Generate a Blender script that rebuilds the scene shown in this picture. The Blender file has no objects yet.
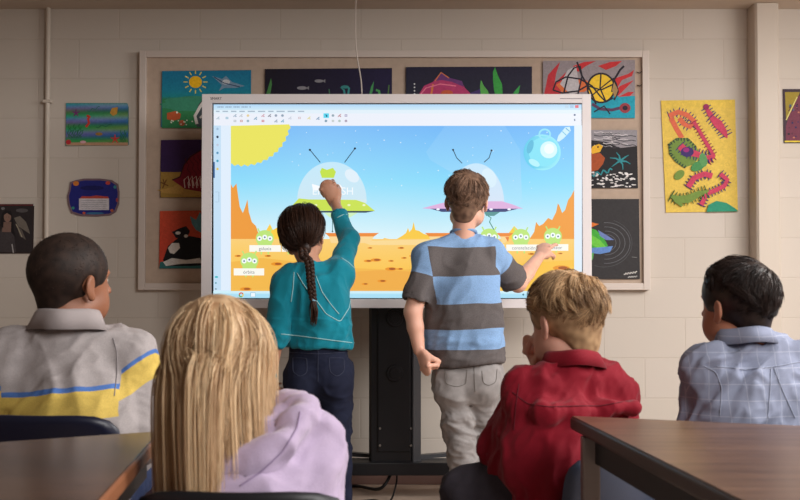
import bpy, bmesh, math, random
import numpy as np
from mathutils import Vector, Matrix
from mathutils.bvhtree import BVHTree
from mathutils.geometry import tessellate_polygon

random.seed(7)
rng = np.random.RandomState(11)
scene = bpy.context.scene
COL = scene.collection
F = 1100.0            # focal length in pixels (800 px wide frame)
HC = 1.015            # eye height
TILT = math.atan(30.0 / F)
WALL_Y = 5.5
SCREEN_Y = 5.05

def P(px, py, Y):
    """point in the room that lies at depth Y along the sight line of a pixel"""
    x = (px - 400.0) / F
    z = (250.0 - py) / F
    ct, st = math.cos(TILT), math.sin(TILT)
    dy, dz = ct - z * st, st + z * ct
    k = Y / dy
    return np.array([x * k, Y, HC + dz * k])

def lin(c):
    c = np.asarray(c, float) / 255.0
    return np.where(c <= 0.04045, c / 12.92, ((c + 0.055) / 1.055) ** 2.4)

def rgba(c):
    l = lin(c)
    return (float(l[0]), float(l[1]), float(l[2]), 1.0)

# ------------------------------------------------------------------ objects
def link(o, parent=None):
    COL.objects.link(o)
    if parent is not None:
        o.parent = parent
    return o

def tag(o, label=None, cat=None, group=None, kind=None):
    if label: o['label'] = label
    if cat: o['category'] = cat
    if group: o['group'] = group
    if kind: o['kind'] = kind
    return o

def empty(name, loc, label, cat, group=None):
    o = bpy.data.objects.new(name, None)
    o.empty_display_size = 0.05
    link(o)
    o.location = loc
    tag(o, label, cat, group)
    bpy.context.view_layer.update()
    return o

def mesh_obj(name, verts, faces, mats, parent=None, smooth=True, mat_idx=None):
    me = bpy.data.meshes.new(name)
    off = np.zeros(3); q_ = parent
    while q_ is not None:
        off = off + np.array(q_.location); q_ = q_.parent
    v = np.asarray(verts, float) - off
    me.from_pydata(v.tolist(), [], faces if isinstance(faces, list) else faces.tolist())
    if not isinstance(mats, (list, tuple)): mats = [mats]
    for m in mats: me.materials.append(m)
    if mat_idx is not None:
        me.polygons.foreach_set('material_index', np.asarray(mat_idx, dtype=np.int32))
    me.polygons.foreach_set('use_smooth', [smooth] * len(me.polygons))
    me.update()
    o = bpy.data.objects.new(name, me)
    link(o, parent)
    return o

def fattr(o, name, vals):
    a = o.data.attributes.new(name, 'FLOAT', 'POINT')
    a.data.foreach_set('value', np.asarray(vals, dtype=np.float32))

class MB:
    """collects boxes, tubes and profiles into one mesh"""
    def __init__(s): s.v = []; s.f = []; s.mi = []
    def add(s, vs, fs, mi=0):
        b = len(s.v)
        s.v += [tuple(map(float, q)) for q in vs]
        for f in fs:
            s.f.append([b + i for i in f]); s.mi.append(mi)
    def box(s, lo, hi, mi=0, bev=0.0):
        bm = bmesh.new()
        bmesh.ops.create_cube(bm, size=1)
        lo = np.array(lo, float); hi = np.array(hi, float)
        for v in bm.verts:
            c = np.array(v.co) + 0.5
            v.co = Vector(lo + c * (hi - lo))
        if bev > 0:
            bmesh.ops.bevel(bm, geom=bm.edges[:], offset=bev, segments=2, profile=0.6, affect='EDGES')
        bm.verts.ensure_lookup_table()
        s.add([v.co[:] for v in bm.verts], [[v.index for v in f.verts] for f in bm.faces], mi)
        bm.free()
    def tube(s, pts, r, n=10, mi=0, closed=False, cap=True):
        pts = [np.array(p, float) for p in pts]
        m = len(pts)
        rs = r if hasattr(r, '__len__') else [r] * m
        ref = None; rings = []
        for i in range(m):
            a = pts[max(i - 1, 0)]; b = pts[min(i + 1, m - 1)]
            if closed: a = pts[(i - 1) % m]; b = pts[(i + 1) % m]
            t = b - a; t /= (np.linalg.norm(t) + 1e-12)
            if ref is None:
                ref = np.cross(t, [0, 0, 1.0])
                if np.linalg.norm(ref) < 1e-3: ref = np.cross(t, [1.0, 0, 0])
            ref = ref - t * ref.dot(t); ref /= np.linalg.norm(ref)
            w = np.cross(t, ref)
            rings.append([pts[i] + rs[i] * (math.cos(2 * math.pi * k / n) * ref + math.sin(2 * math.pi * k / n) * w) for k in range(n)])
        vs = [q for rg in rings for q in rg]; fs = []
        for i in range(m - (0 if closed else 1)):
            j = (i + 1) % m
            for k in range(n):
                l = (k + 1) % n
                fs.append([i * n + k, i * n + l, j * n + l, j * n + k])
        if cap and not closed:
            fs.append(list(range(n))[::-1]); fs.append([(m - 1) * n + k for k in range(n)])
        s.add(vs, fs, mi)
    def prism(s, poly, z0, z1, mi=0, bev=0.0):
        """poly: list of (x,y) counter-clockwise, extruded in z"""
        bm = bmesh.new()
        vs = [bm.verts.new((p[0], p[1], z0)) for p in poly]
        f = bm.faces.new(vs)
        r = bmesh.ops.extrude_face_region(bm, geom=[f])
        for e in r['geom']:
            if isinstance(e, bmesh.types.BMVert): e.co.z = z1
        bmesh.ops.recalc_face_normals(bm, faces=bm.faces[:])
        if bev > 0:
            bmesh.ops.bevel(bm, geom=bm.edges[:], offset=bev, segments=3, profile=0.5, affect='EDGES')
        bm.verts.ensure_lookup_table(); bm.verts.index_update()
        s.add([v.co[:] for v in bm.verts], [[v.index for v in f.verts] for f in bm.faces], mi)
        bm.free()
    def build(s, name, mats, parent=None, smooth=False):
        return mesh_obj(name, np.array(s.v), s.f, mats, parent, smooth, s.mi)

# ------------------------------------------------------------------ materials
def new_mat(name):
    m = bpy.data.materials.new(name); m.use_nodes = True
    nt = m.node_tree; b = nt.nodes['Principled BSDF']
    return m, nt, b

def add_bump(nt, b, scale, strength, detail=3.0, dist=0.002, stretch=None, coord='Object'):
    tc = nt.nodes.new('ShaderNodeTexCoord'); n = nt.nodes.new('ShaderNodeTexNoise')
    n.inputs['Scale'].default_value = scale; n.inputs['Detail'].default_value = detail
    bp = nt.nodes.new('ShaderNodeBump'); bp.inputs['Strength'].default_value = strength
    bp.inputs['Distance'].default_value = dist
    if stretch:
        mp = nt.nodes.new('ShaderNodeMapping'); mp.inputs['Scale'].default_value = stretch
        nt.links.new(tc.outputs[coord], mp.inputs[0]); nt.links.new(mp.outputs[0], n.inputs['Vector'])
    else:
        nt.links.new(tc.outputs[coord], n.inputs['Vector'])
    nt.links.new(n.outputs['Fac'], bp.inputs['Height'])
    nt.links.new(bp.outputs[0], b.inputs['Normal'])
    return n

def mat(name, c, rough=0.6, metal=0.0, bump=None, var=0.0, vscale=20.0, sheen=0.0, spec=0.5, sss=0.0, stretch=None):
    m, nt, b = new_mat(name)
    b.inputs['Base Color'].default_value = rgba(c)
    b.inputs['Roughness'].default_value = rough
    b.inputs['Metallic'].default_value = metal
    b.inputs['Specular IOR Level'].default_value = spec
    if sheen: b.inputs['Sheen Weight'].default_value = sheen
    if sss:
        b.inputs['Subsurface Weight'].default_value = sss
        b.inputs['Subsurface Radius'].default_value = (0.012, 0.005, 0.003)
        b.inputs['Subsurface Scale'].default_value = 0.6
    if bump: add_bump(nt, b, bump[0], bump[1], stretch=stretch, dist=bump[2] if len(bump) > 2 else 0.002)
    if var > 0:
        tc = nt.nodes.new('ShaderNodeTexCoord'); n = nt.nodes.new('ShaderNodeTexNoise')
        n.inputs['Scale'].default_value = vscale; n.inputs['Detail'].default_value = 4
        nt.links.new(tc.outputs['Object'], n.inputs['Vector'])
        mr = nt.nodes.new('ShaderNodeMapRange')
        mr.inputs[1].default_value = 0.3; mr.inputs[2].default_value = 0.7
        mr.inputs[3].default_value = 1 - var; mr.inputs[4].default_value = 1 + var
        nt.links.new(n.outputs['Fac'], mr.inputs[0])
        mx = nt.nodes.new('ShaderNodeMix'); mx.data_type = 'RGBA'; mx.blend_type = 'MULTIPLY'
        mx.inputs[0].default_value = 1.0; mx.inputs[6].default_value = rgba(c)
        nt.links.new(mr.outputs[0], mx.inputs[7])
        nt.links.new(mx.outputs[2], b.inputs['Base Color'])
    return m

def hair_mat(name, c_dark, c_light, rough=0.45):
    m, nt, b = new_mat(name)
    at = nt.nodes.new('ShaderNodeAttribute'); at.attribute_name = 'tone'
    mx = nt.nodes.new('ShaderNodeMix'); mx.data_type = 'RGBA'
    mx.inputs[6].default_value = rgba(c_dark); mx.inputs[7].default_value = rgba(c_light)
    nt.links.new(at.outputs['Fac'], mx.inputs[0])
    nt.links.new(mx.outputs[2], b.inputs['Base Color'])
    b.inputs['Roughness'].default_value = rough
    b.inputs['Specular IOR Level'].default_value = 0.25
    return m

def stripe_mat(name, stops_t, stops_a, base_bump=(900, 0.35), heather=0.06):
    """colour bands: st = band coordinate on the torso, sa = on the sleeve, w = which"""
    m, nt, b = new_mat(name)
    def ramp(attr, stops):
        at = nt.nodes.new('ShaderNodeAttribute'); at.attribute_name = attr
        r = nt.nodes.new('ShaderNodeValToRGB'); r.color_ramp.interpolation = 'CONSTANT'
        e = r.color_ramp.elements
        e[0].position = 0; e[0].color = rgba(stops[0][1])
        e[1].position = stops[1][0]; e[1].color = rgba(stops[1][1])
        for p, c in stops[2:]:
            q = e.new(p); q.color = rgba(c)
        nt.links.new(at.outputs['Fac'], r.inputs[0])
        return r
    r1 = ramp('st', stops_t); r2 = ramp('sa', stops_a)
    w = nt.nodes.new('ShaderNodeAttribute'); w.attribute_name = 'w'
    g = nt.nodes.new('ShaderNodeMath'); g.operation = 'GREATER_THAN'; g.inputs[1].default_value = 0.5
    nt.links.new(w.outputs['Fac'], g.inputs[0])
    mx = nt.nodes.new('ShaderNodeMix'); mx.data_type = 'RGBA'
    nt.links.new(g.outputs[0], mx.inputs[0]); nt.links.new(r1.outputs[0], mx.inputs[6]); nt.links.new(r2.outputs[0], mx.inputs[7])
    tc = nt.nodes.new('ShaderNodeTexCoord'); n = nt.nodes.new('ShaderNodeTexNoise')
    n.inputs['Scale'].default_value = 350; n.inputs['Detail'].default_value = 3
    nt.links.new(tc.outputs['Object'], n.inputs['Vector'])
    mr = nt.nodes.new('ShaderNodeMapRange'); mr.inputs[1].default_value = .3; mr.inputs[2].default_value = .7
    mr.inputs[3].default_value = 1 - heather * 3; mr.inputs[4].default_value = 1 + heather * 3
    nt.links.new(n.outputs['Fac'], mr.inputs[0])
    m2 = nt.nodes.new('ShaderNodeMix'); m2.data_type = 'RGBA'; m2.blend_type = 'MULTIPLY'; m2.inputs[0].default_value = 1
    nt.links.new(mx.outputs[2], m2.inputs[6]); nt.links.new(mr.outputs[0], m2.inputs[7])
    nt.links.new(m2.outputs[2], b.inputs['Base Color'])
    b.inputs['Roughness'].default_value = 0.85
    b.inputs['Specular IOR Level'].default_value = 0.2
    add_bump(nt, b, base_bump[0], base_bump[1])
    return m

def paint_mat(name, emission=False, rough=0.6):
    m, nt, b = new_mat(name)
    at = nt.nodes.new('ShaderNodeVertexColor'); at.layer_name = 'Col'
    if emission:
        b.inputs['Base Color'].default_value = (0.02, 0.02, 0.02, 1)
        nt.links.new(at.outputs['Color'], b.inputs['Emission Color'])
        b.inputs['Emission Strength'].default_value = 1.0
        b.inputs['Roughness'].default_value = 0.35
        b.inputs['Specular IOR Level'].default_value = 0.2
    else:
        tc = nt.nodes.new('ShaderNodeTexCoord'); n = nt.nodes.new('ShaderNodeTexNoise')
        n.inputs['Scale'].default_value = 60; n.inputs['Detail'].default_value = 5
        n.inputs['Distortion'].default_value = 1.2
        nt.links.new(tc.outputs['Object'], n.inputs['Vector'])
        mr = nt.nodes.new('ShaderNodeMapRange'); mr.inputs[1].default_value = .3; mr.inputs[2].default_value = .7
        mr.inputs[3].default_value = .88; mr.inputs[4].default_value = 1.12
        nt.links.new(n.outputs['Fac'], mr.inputs[0])
        m2 = nt.nodes.new('ShaderNodeMix'); m2.data_type = 'RGBA'; m2.blend_type = 'MULTIPLY'; m2.inputs[0].default_value = 1
        nt.links.new(at.outputs['Color'], m2.inputs[6]); nt.links.new(mr.outputs[0], m2.inputs[7])
        nt.links.new(m2.outputs[2], b.inputs['Base Color'])
        b.inputs['Roughness'].default_value = rough
        b.inputs['Specular IOR Level'].default_value = 0.25
    return m

# ------------------------------------------------------------------ numpy gradient noise
_perm = rng.permutation(256); _perm = np.concatenate([_perm, _perm, _perm])
_g = rng.normal(size=(256, 3)); _g /= np.linalg.norm(_g, axis=1)[:, None]
def perlin(p):
    p = np.asarray(p, float)
    i = np.floor(p).astype(int); f = p - i; i = i & 255
    u = f * f * f * (f * (f * 6 - 15) + 10)
    def gd(dx, dy, dz):
        h = _perm[(_perm[(_perm[(i[:, 0] + dx) & 255] + i[:, 1] + dy) & 255] + i[:, 2] + dz) & 255]
        g = _g[h]
        return g[:, 0] * (f[:, 0] - dx) + g[:, 1] * (f[:, 1] - dy) + g[:, 2] * (f[:, 2] - dz)
    def L(a, b, t): return a + (b - a) * t
    return L(L(L(gd(0,0,0), gd(1,0,0), u[:,0]), L(gd(0,1,0), gd(1,1,0), u[:,0]), u[:,1]),
             L(L(gd(0,0,1), gd(1,0,1), u[:,0]), L(gd(0,1,1), gd(1,1,1), u[:,0]), u[:,1]), u[:,2])

# ------------------------------------------------------------------ signed-distance modelling
def nrm(v):
    v = np.asarray(v, float); return v / (np.linalg.norm(v) + 1e-12)

class cap:
    """tapered capsule, optionally flattened along n by factor f"""
    def __init__(s, a, b, ra, rb, n=None, f=1.0):
        s.a = np.array(a, float); s.b = np.array(b, float); s.ra = ra; s.rb = rb
        s.n = None if n is None else nrm(n); s.f = f
        s.lo = np.minimum(s.a - ra, s.b - rb); s.hi = np.maximum(s.a + ra, s.b + rb)
    def __call__(s, x, y, z):
        a, ba = s.a, s.b - s.a
        px, py, pz = x - a[0], y - a[1], z - a[2]
        if s.n is not None:
            q = 1 / s.f - 1
            t = (px * s.n[0] + py * s.n[1] + pz * s.n[2]) * q
            px = px + s.n[0] * t; py = py + s.n[1] * t; pz = pz + s.n[2] * t
            ba = ba + s.n * (ba.dot(s.n) * q)
        h = np.clip((px * ba[0] + py * ba[1] + pz * ba[2]) / max(ba.dot(ba), 1e-9), 0, 1)
        return np.sqrt((px - ba[0] * h) ** 2 + (py - ba[1] * h) ** 2 + (pz - ba[2] * h) ** 2) - (s.ra + (s.rb - s.ra) * h)

class ell:
    def __init__(s, c, r, R=None):
        s.c = np.array(c, float); s.r = np.array(r, float); s.R = np.eye(3) if R is None else np.array(R)
        e = np.sqrt(((s.R * s.r[None, :]) ** 2).sum(1)); s.lo = s.c - e; s.hi = s.c + e
    def __call__(s, x, y, z):
        px, py, pz = x - s.c[0], y - s.c[1], z - s.c[2]
        q = [px * s.R[0, i] + py * s.R[1, i] + pz * s.R[2, i] for i in range(3)]
        k0 = np.sqrt(sum((q[i] / s.r[i]) ** 2 for i in range(3)))
        k1 = np.sqrt(sum((q[i] / s.r[i] ** 2) ** 2 for i in range(3)))
        return k0 * (k0 - 1) / np.maximum(k1, 1e-6)

class cyl:
    """flat-ended round bar from a to b"""
    def __init__(s, a, b, r):
        s.a = np.array(a, float); s.b = np.array(b, float); s.r = r
        s.lo = np.minimum(s.a, s.b) - r; s.hi = np.maximum(s.a, s.b) + r
    def __call__(s, x, y, z):
        d = s.b - s.a; L = np.linalg.norm(d); d = d / L
        px, py, pz = x - s.a[0], y - s.a[1], z - s.a[2]
        t = px * d[0] + py * d[1] + pz * d[2]
        rad = np.sqrt(np.maximum(px * px + py * py + pz * pz - t * t, 0))
        return np.maximum(rad - s.r, np.abs(t - L / 2) - L / 2)

class Field:
    def __init__(s, res=0.005): s.res = res; s.ops = []
    def add(s, p, k=0.01): s.ops.append(('+', p, k)); return s
    def sub(s, p, k=0.004): s.ops.append(('-', p, k)); return s
    def mesh(s):
        res = s.res
        los = np.array([o[1].lo for o in s.ops if o[0] == '+']); his = np.array([o[1].hi for o in s.ops if o[0] == '+'])
        lo = los.min(0) - 4 * res - 0.01; hi = his.max(0) + 4 * res + 0.01
        n = np.ceil((hi - lo) / res).astype(int) + 1
        FAR = 0.06
        D = np.full(n, FAR, np.float32)
        ax = [(lo[i] + np.arange(n[i]) * res).astype(np.float32) for i in range(3)]
        for op, p, k in s.ops:
            m = k + 3 * res + (0.03 if op == '+' else 0.0)
            i0 = np.maximum(np.floor((p.lo - m - lo) / res).astype(int), 0)
            i1 = np.minimum(np.ceil((p.hi + m - lo) / res).astype(int) + 1, n)
            if (i1 <= i0).any(): continue
            w = tuple(slice(i0[i], i1[i]) for i in range(3))
            d = p(ax[0][w[0]][:, None, None], ax[1][w[1]][None, :, None], ax[2][w[2]][None, None, :])
            A = D[w]
            if op == '+':
                h = np.maximum(k - np.abs(A - d), 0) / k
                D[w] = np.minimum(A, d) - h * h * k * 0.25
            else:
                d = -d
                h = np.maximum(k - np.abs(A - d), 0) / k
                D[w] = np.maximum(A, d) + h * h * k * 0.25
        return surface_nets(D, lo, res)

def surface_nets(D, lo, res):
    I = D < 0
    n = np.array(D.shape)
    c = np.zeros(n - 1, np.int8)
    offs = [(i, j, k) for i in (0, 1) for j in (0, 1) for k in (0, 1)]
    for o in offs:
        c += I[o[0]:n[0] - 1 + o[0], o[1]:n[1] - 1 + o[1], o[2]:n[2] - 1 + o[2]]
    act = (c > 0) & (c < 8)
    idx = np.argwhere(act)
    vals = np.array([D[idx[:, 0] + o[0], idx[:, 1] + o[1], idx[:, 2] + o[2]] for o in offs])
    acc = np.zeros((len(idx), 3)); cnt = np.zeros(len(idx))
    for a in range(8):
        for b in range(a + 1, 8):
            oa, ob = offs[a], offs[b]
            if sum(abs(oa[i] - ob[i]) for i in range(3)) != 1: continue
            va, vb = vals[a], vals[b]
            m = (va < 0) != (vb < 0)
            t = np.where(m, va / np.where(m, va - vb, 1), 0)
            for i in range(3):
                acc[:, i] += np.where(m, oa[i] + t * (ob[i] - oa[i]), 0)
            cnt += m
    v = (idx + acc / cnt[:, None]) * res + lo
    cid = np.full(n - 1, -1, np.int32); cid[act] = np.arange(len(idx))
    quads = []
    for axis in range(3):
        sl0 = [slice(1, -1)] * 3; sl1 = [slice(1, -1)] * 3
        sl0[axis] = slice(0, -1); sl1[axis] = slice(1, None)
        A = I[tuple(sl0)]; B = I[tuple(sl1)]
        e = np.argwhere(A != B); 
        if len(e) == 0: continue
        flip = A[e[:, 0], e[:, 1], e[:, 2]]
        e = e.copy()
        for i in range(3):
            if i != axis: e[:, i] += 1
        u, w = [(1, 2), (2, 0), (0, 1)][axis]
        q = []
        for du, dw in ((0, 0), (1, 0), (1, 1), (0, 1)):
            g = e.copy(); g[:, u] -= du; g[:, w] -= dw
            q.append(cid[g[:, 0], g[:, 1], g[:, 2]])
        q = np.array(q).T
        q = np.where(flip[:, None], q, q[:, ::-1])
        quads.append(q)
    q = np.concatenate(quads)
    q = q[(q >= 0).all(1)]
    return v, q

def vnormals(v, q):
    fn = np.cross(v[q[:, 2]] - v[q[:, 0]], v[q[:, 3]] - v[q[:, 1]])
    n = np.zeros_like(v)
    for i in range(4): np.add.at(n, q[:, i], fn)
    return n / (np.linalg.norm(n, axis=1)[:, None] + 1e-12)

def relax(v, q, it=2, lam=0.5):
    for _ in range(it):
        s = np.zeros_like(v); c = np.zeros(len(v))
        for a, b in ((0, 1), (1, 2), (2, 3), (3, 0)):
            np.add.at(s, q[:, a], v[q[:, b]]); np.add.at(c, q[:, a], 1)
            np.add.at(s, q[:, b], v[q[:, a]]); np.add.at(c, q[:, b], 1)
        v = v + lam * (s / np.maximum(c, 1)[:, None] - v)
    return v

def folds(v, q, amp, freq, along, squash=0.3, seed=0, warp=0.6, mask=None):
    """soft ridged cloth folds running in direction `along`"""
    along = nrm(along)
    p = v - np.outer(v @ along, along) * (1 - squash)
    p = p * freq + seed * 7.31
    p = p + warp * np.stack([perlin(v * freq * .7 + 11 + seed), perlin(v * freq * .7 + 23 + seed), perlin(v * freq * .7 + 37 + seed)], 1)
    r = 1 - np.abs(perlin(p)) * 3.2
    r2 = .6 - np.abs(perlin(p * 2.2 + 5)) * 3.2
    d = amp * 1.5 * (np.clip(r, -0.4, 1) - 0.3) + amp * .55 * np.clip(r2, -.5, 1)
    if mask is not None: d = d * mask
    return v + vnormals(v, q) * d[:, None]
# ================================================================== camera, light, setting
cam_d = bpy.data.cameras.new('camera'); cam = bpy.data.objects.new('camera', cam_d); link(cam)
cam.location = (0, 0, HC); cam.rotation_euler = (math.pi / 2 + TILT, 0, 0)
cam_d.sensor_width = 36; cam_d.lens = F / 800 * 36
cam_d.dof.use_dof = True; cam_d.dof.focus_distance = 4.7; cam_d.dof.aperture_fstop = 8.0
cam_d.clip_start = 0.05
scene.camera = cam
vs = scene.view_settings
vs.view_transform = 'Standard'; vs.look = 'None'; vs.gamma = 1; vs.exposure = 0

wd = bpy.data.worlds.new('world'); scene.world = wd; wd.use_nodes = True
wd.node_tree.nodes['Background'].inputs[0].default_value = rgba((200, 176, 158))
wd.node_tree.nodes['Background'].inputs[1].default_value = 0.22

def area(name, loc, target, sx, sy, power, c, spread=180):
    l = bpy.data.lights.new(name, 'AREA'); l.shape = 'RECTANGLE'; l.size = sx; l.size_y = sy
    l.energy = power; l.color = c; l.spread = math.radians(spread)
    o = bpy.data.objects.new(name, l); link(o); o.location = loc
    d = Vector(target) - Vector(loc); o.rotation_euler = d.to_track_quat('-Z', 'Y').to_euler()
    return o
area('window_daylight', (3.3, 3.0, 2.75), (0.9, 4.9, 0.2), 2.2, 2.0, 215, (1.0, 0.975, 0.945))
area('window_daylight', (2.2, -0.5, 2.8), (0.0, 3.4, 0.6), 1.6, 1.6, 118, (1.0, 0.975, 0.95))

# --- painted block wall
m_wall, nt, b = new_mat('painted_block')
tc = nt.nodes.new('ShaderNodeTexCoord'); mp = nt.nodes.new('ShaderNodeMapping')
zj = P(400, 318, WALL_Y)[2]; xj = P(401, 20, WALL_Y)[0]
br = nt.nodes.new('ShaderNodeTexBrick')
br.offset = 0.5; br.inputs['Scale'].default_value = 1.0
br.inputs['Brick Width'].default_value = 0.405; br.inputs['Row Height'].default_value = 0.2
br.inputs['Mortar Size'].default_value = 0.0045; br.inputs['Mortar Smooth'].default_value = 0.55
cx = nt.nodes.new('ShaderNodeSeparateXYZ'); cb = nt.nodes.new('ShaderNodeCombineXYZ')
ax_ = nt.nodes.new('ShaderNodeMath'); ax_.operation = 'ADD'; ax_.inputs[1].default_value = 20.25 - xj + 0.2025
az_ = nt.nodes.new('ShaderNodeMath'); az_.operation = 'ADD'; az_.inputs[1].default_value = 20.0 - zj
nt.links.new(tc.outputs['Object'], cx.inputs[0]); nt.links.new(cx.outputs['X'], ax_.inputs[0]); nt.links.new(cx.outputs['Z'], az_.inputs[0])
nt.links.new(ax_.outputs[0], cb.inputs[0]); nt.links.new(az_.outputs[0], cb.inputs[1]); nt.links.new(cb.outputs[0], br.inputs['Vector'])
br.inputs['Color1'].default_value = rgba((201, 191, 181)); br.inputs['Color2'].default_value = rgba((199, 189, 178))
br.inputs['Mortar'].default_value = rgba((196, 185, 174))
nz = nt.nodes.new('ShaderNodeTexNoise'); nz.inputs['Scale'].default_value = 45; nz.inputs['Detail'].default_value = 6
nt.links.new(tc.outputs['Object'], nz.inputs['Vector'])
nt.links.new(br.outputs['Color'], b.inputs['Base Color'])
m1 = nt.nodes.new('ShaderNodeMath'); m1.operation = 'MULTIPLY'; m1.inputs[1].default_value = 0.22
nt.links.new(nz.outputs['Fac'], m1.inputs[0])
m2 = nt.nodes.new('ShaderNodeMath'); m2.operation = 'SUBTRACT'
nt.links.new(m1.outputs[0], m2.inputs[0]); nt.links.new(br.outputs['Fac'], m2.inputs[1])
bp = nt.nodes.new('ShaderNodeBump'); bp.inputs['Strength'].default_value = 0.35; bp.inputs['Distance'].default_value = 0.003
nt.links.new(m2.outputs[0], bp.inputs['Height']); nt.links.new(bp.outputs[0], b.inputs['Normal'])
b.inputs['Roughness'].default_value = 0.6; b.inputs['Specular IOR Level'].default_value = 0.3

m_trimpaint = mat('trim_paint', (200, 188, 175), 0.55, bump=(60, 0.1))
m_soffit = mat('soffit_paint', (200, 186, 172), 0.7, bump=(40, 0.15))
m_base = mat('cove_base_vinyl', (112, 84, 76), 0.5)
m_floor = mat('floor_vinyl', (172, 150, 134), 0.45, bump=(30, 0.1), var=0.08, vscale=9)

w = MB(); w.box((-4.2, WALL_Y, -0.1), (4.2, WALL_Y + 0.15, 3.0)); tag(w.build('wall_back', m_wall), kind='structure')
w = MB(); w.box((-4.2, -1.5, -0.1), (4.2, WALL_Y, 0.0)); tag(w.build('floor', m_floor), kind='structure')
zs = P(400, 9, WALL_Y)[2]
w = MB(); w.box((-4.2, 3.75, zs), (4.2, WALL_Y - 0.001, 3.0)); tag(w.build('ceiling', m_soffit), kind='structure')  # soffit; its depth out of view is extended forward to shade the upper wall
w = MB(); w.box((-4.2, WALL_Y - 0.012, 0.0), (4.2, WALL_Y - 0.001, 0.1), bev=0.004); tag(w.build('baseboard_back', m_base), kind='structure')
# thin pipe run at the left, boxed column at the right
w = MB(); x0 = P(47.5, 100, WALL_Y - .02)[0]
w.tube([(x0, WALL_Y - .020, 0.1), (x0, WALL_Y - .020, zs)], 0.012, 14)
for zz in (0.5, 1.2, 1.9): w.box((x0 - .022, WALL_Y - .034, zz), (x0 + .022, WALL_Y - .002, zz + .016), bev=.003)
tag(w.build('trim_1', m_trimpaint, smooth=False), kind='structure')
xc = P(748, 100, WALL_Y)[0]; xd = P(780, 100, WALL_Y - .124)[0]
w = MB(); w.prism([(xc, WALL_Y - .001), (xc, WALL_Y - .114), (xc + .010, WALL_Y - .124), (xd - .01, WALL_Y - .124), (xd, WALL_Y - .114), (xd, WALL_Y - .001)], 0, zs - .001)
tag(w.build('trim_2', m_trimpaint), kind='structure')

# ================================================================== painted flat pictures
m_paint = paint_mat('paint')
m_display = paint_mat('display_light', emission=True)

def text_tris(body, size_h):
    cu = bpy.data.curves.new('t', 'FONT'); cu.body = body; cu.align_x = 'CENTER'; cu.align_y = 'CENTER'; cu.size = 1.0
    ob = bpy.data.objects.new('t', cu); COL.objects.link(ob)
    bpy.context.view_layer.update()
    me = ob.to_mesh(); me.calc_loop_triangles()
    vs = np.array([v.co[:2] for v in me.vertices]).reshape(-1, 2); fs = [list(t.vertices) for t in me.loop_triangles]
    ob.to_mesh_clear(); bpy.data.objects.remove(ob); bpy.data.curves.remove(cu)
    if len(vs):
        hgt = 0.7
        vs = vs * (size_h / hgt)
    return vs, fs

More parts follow.
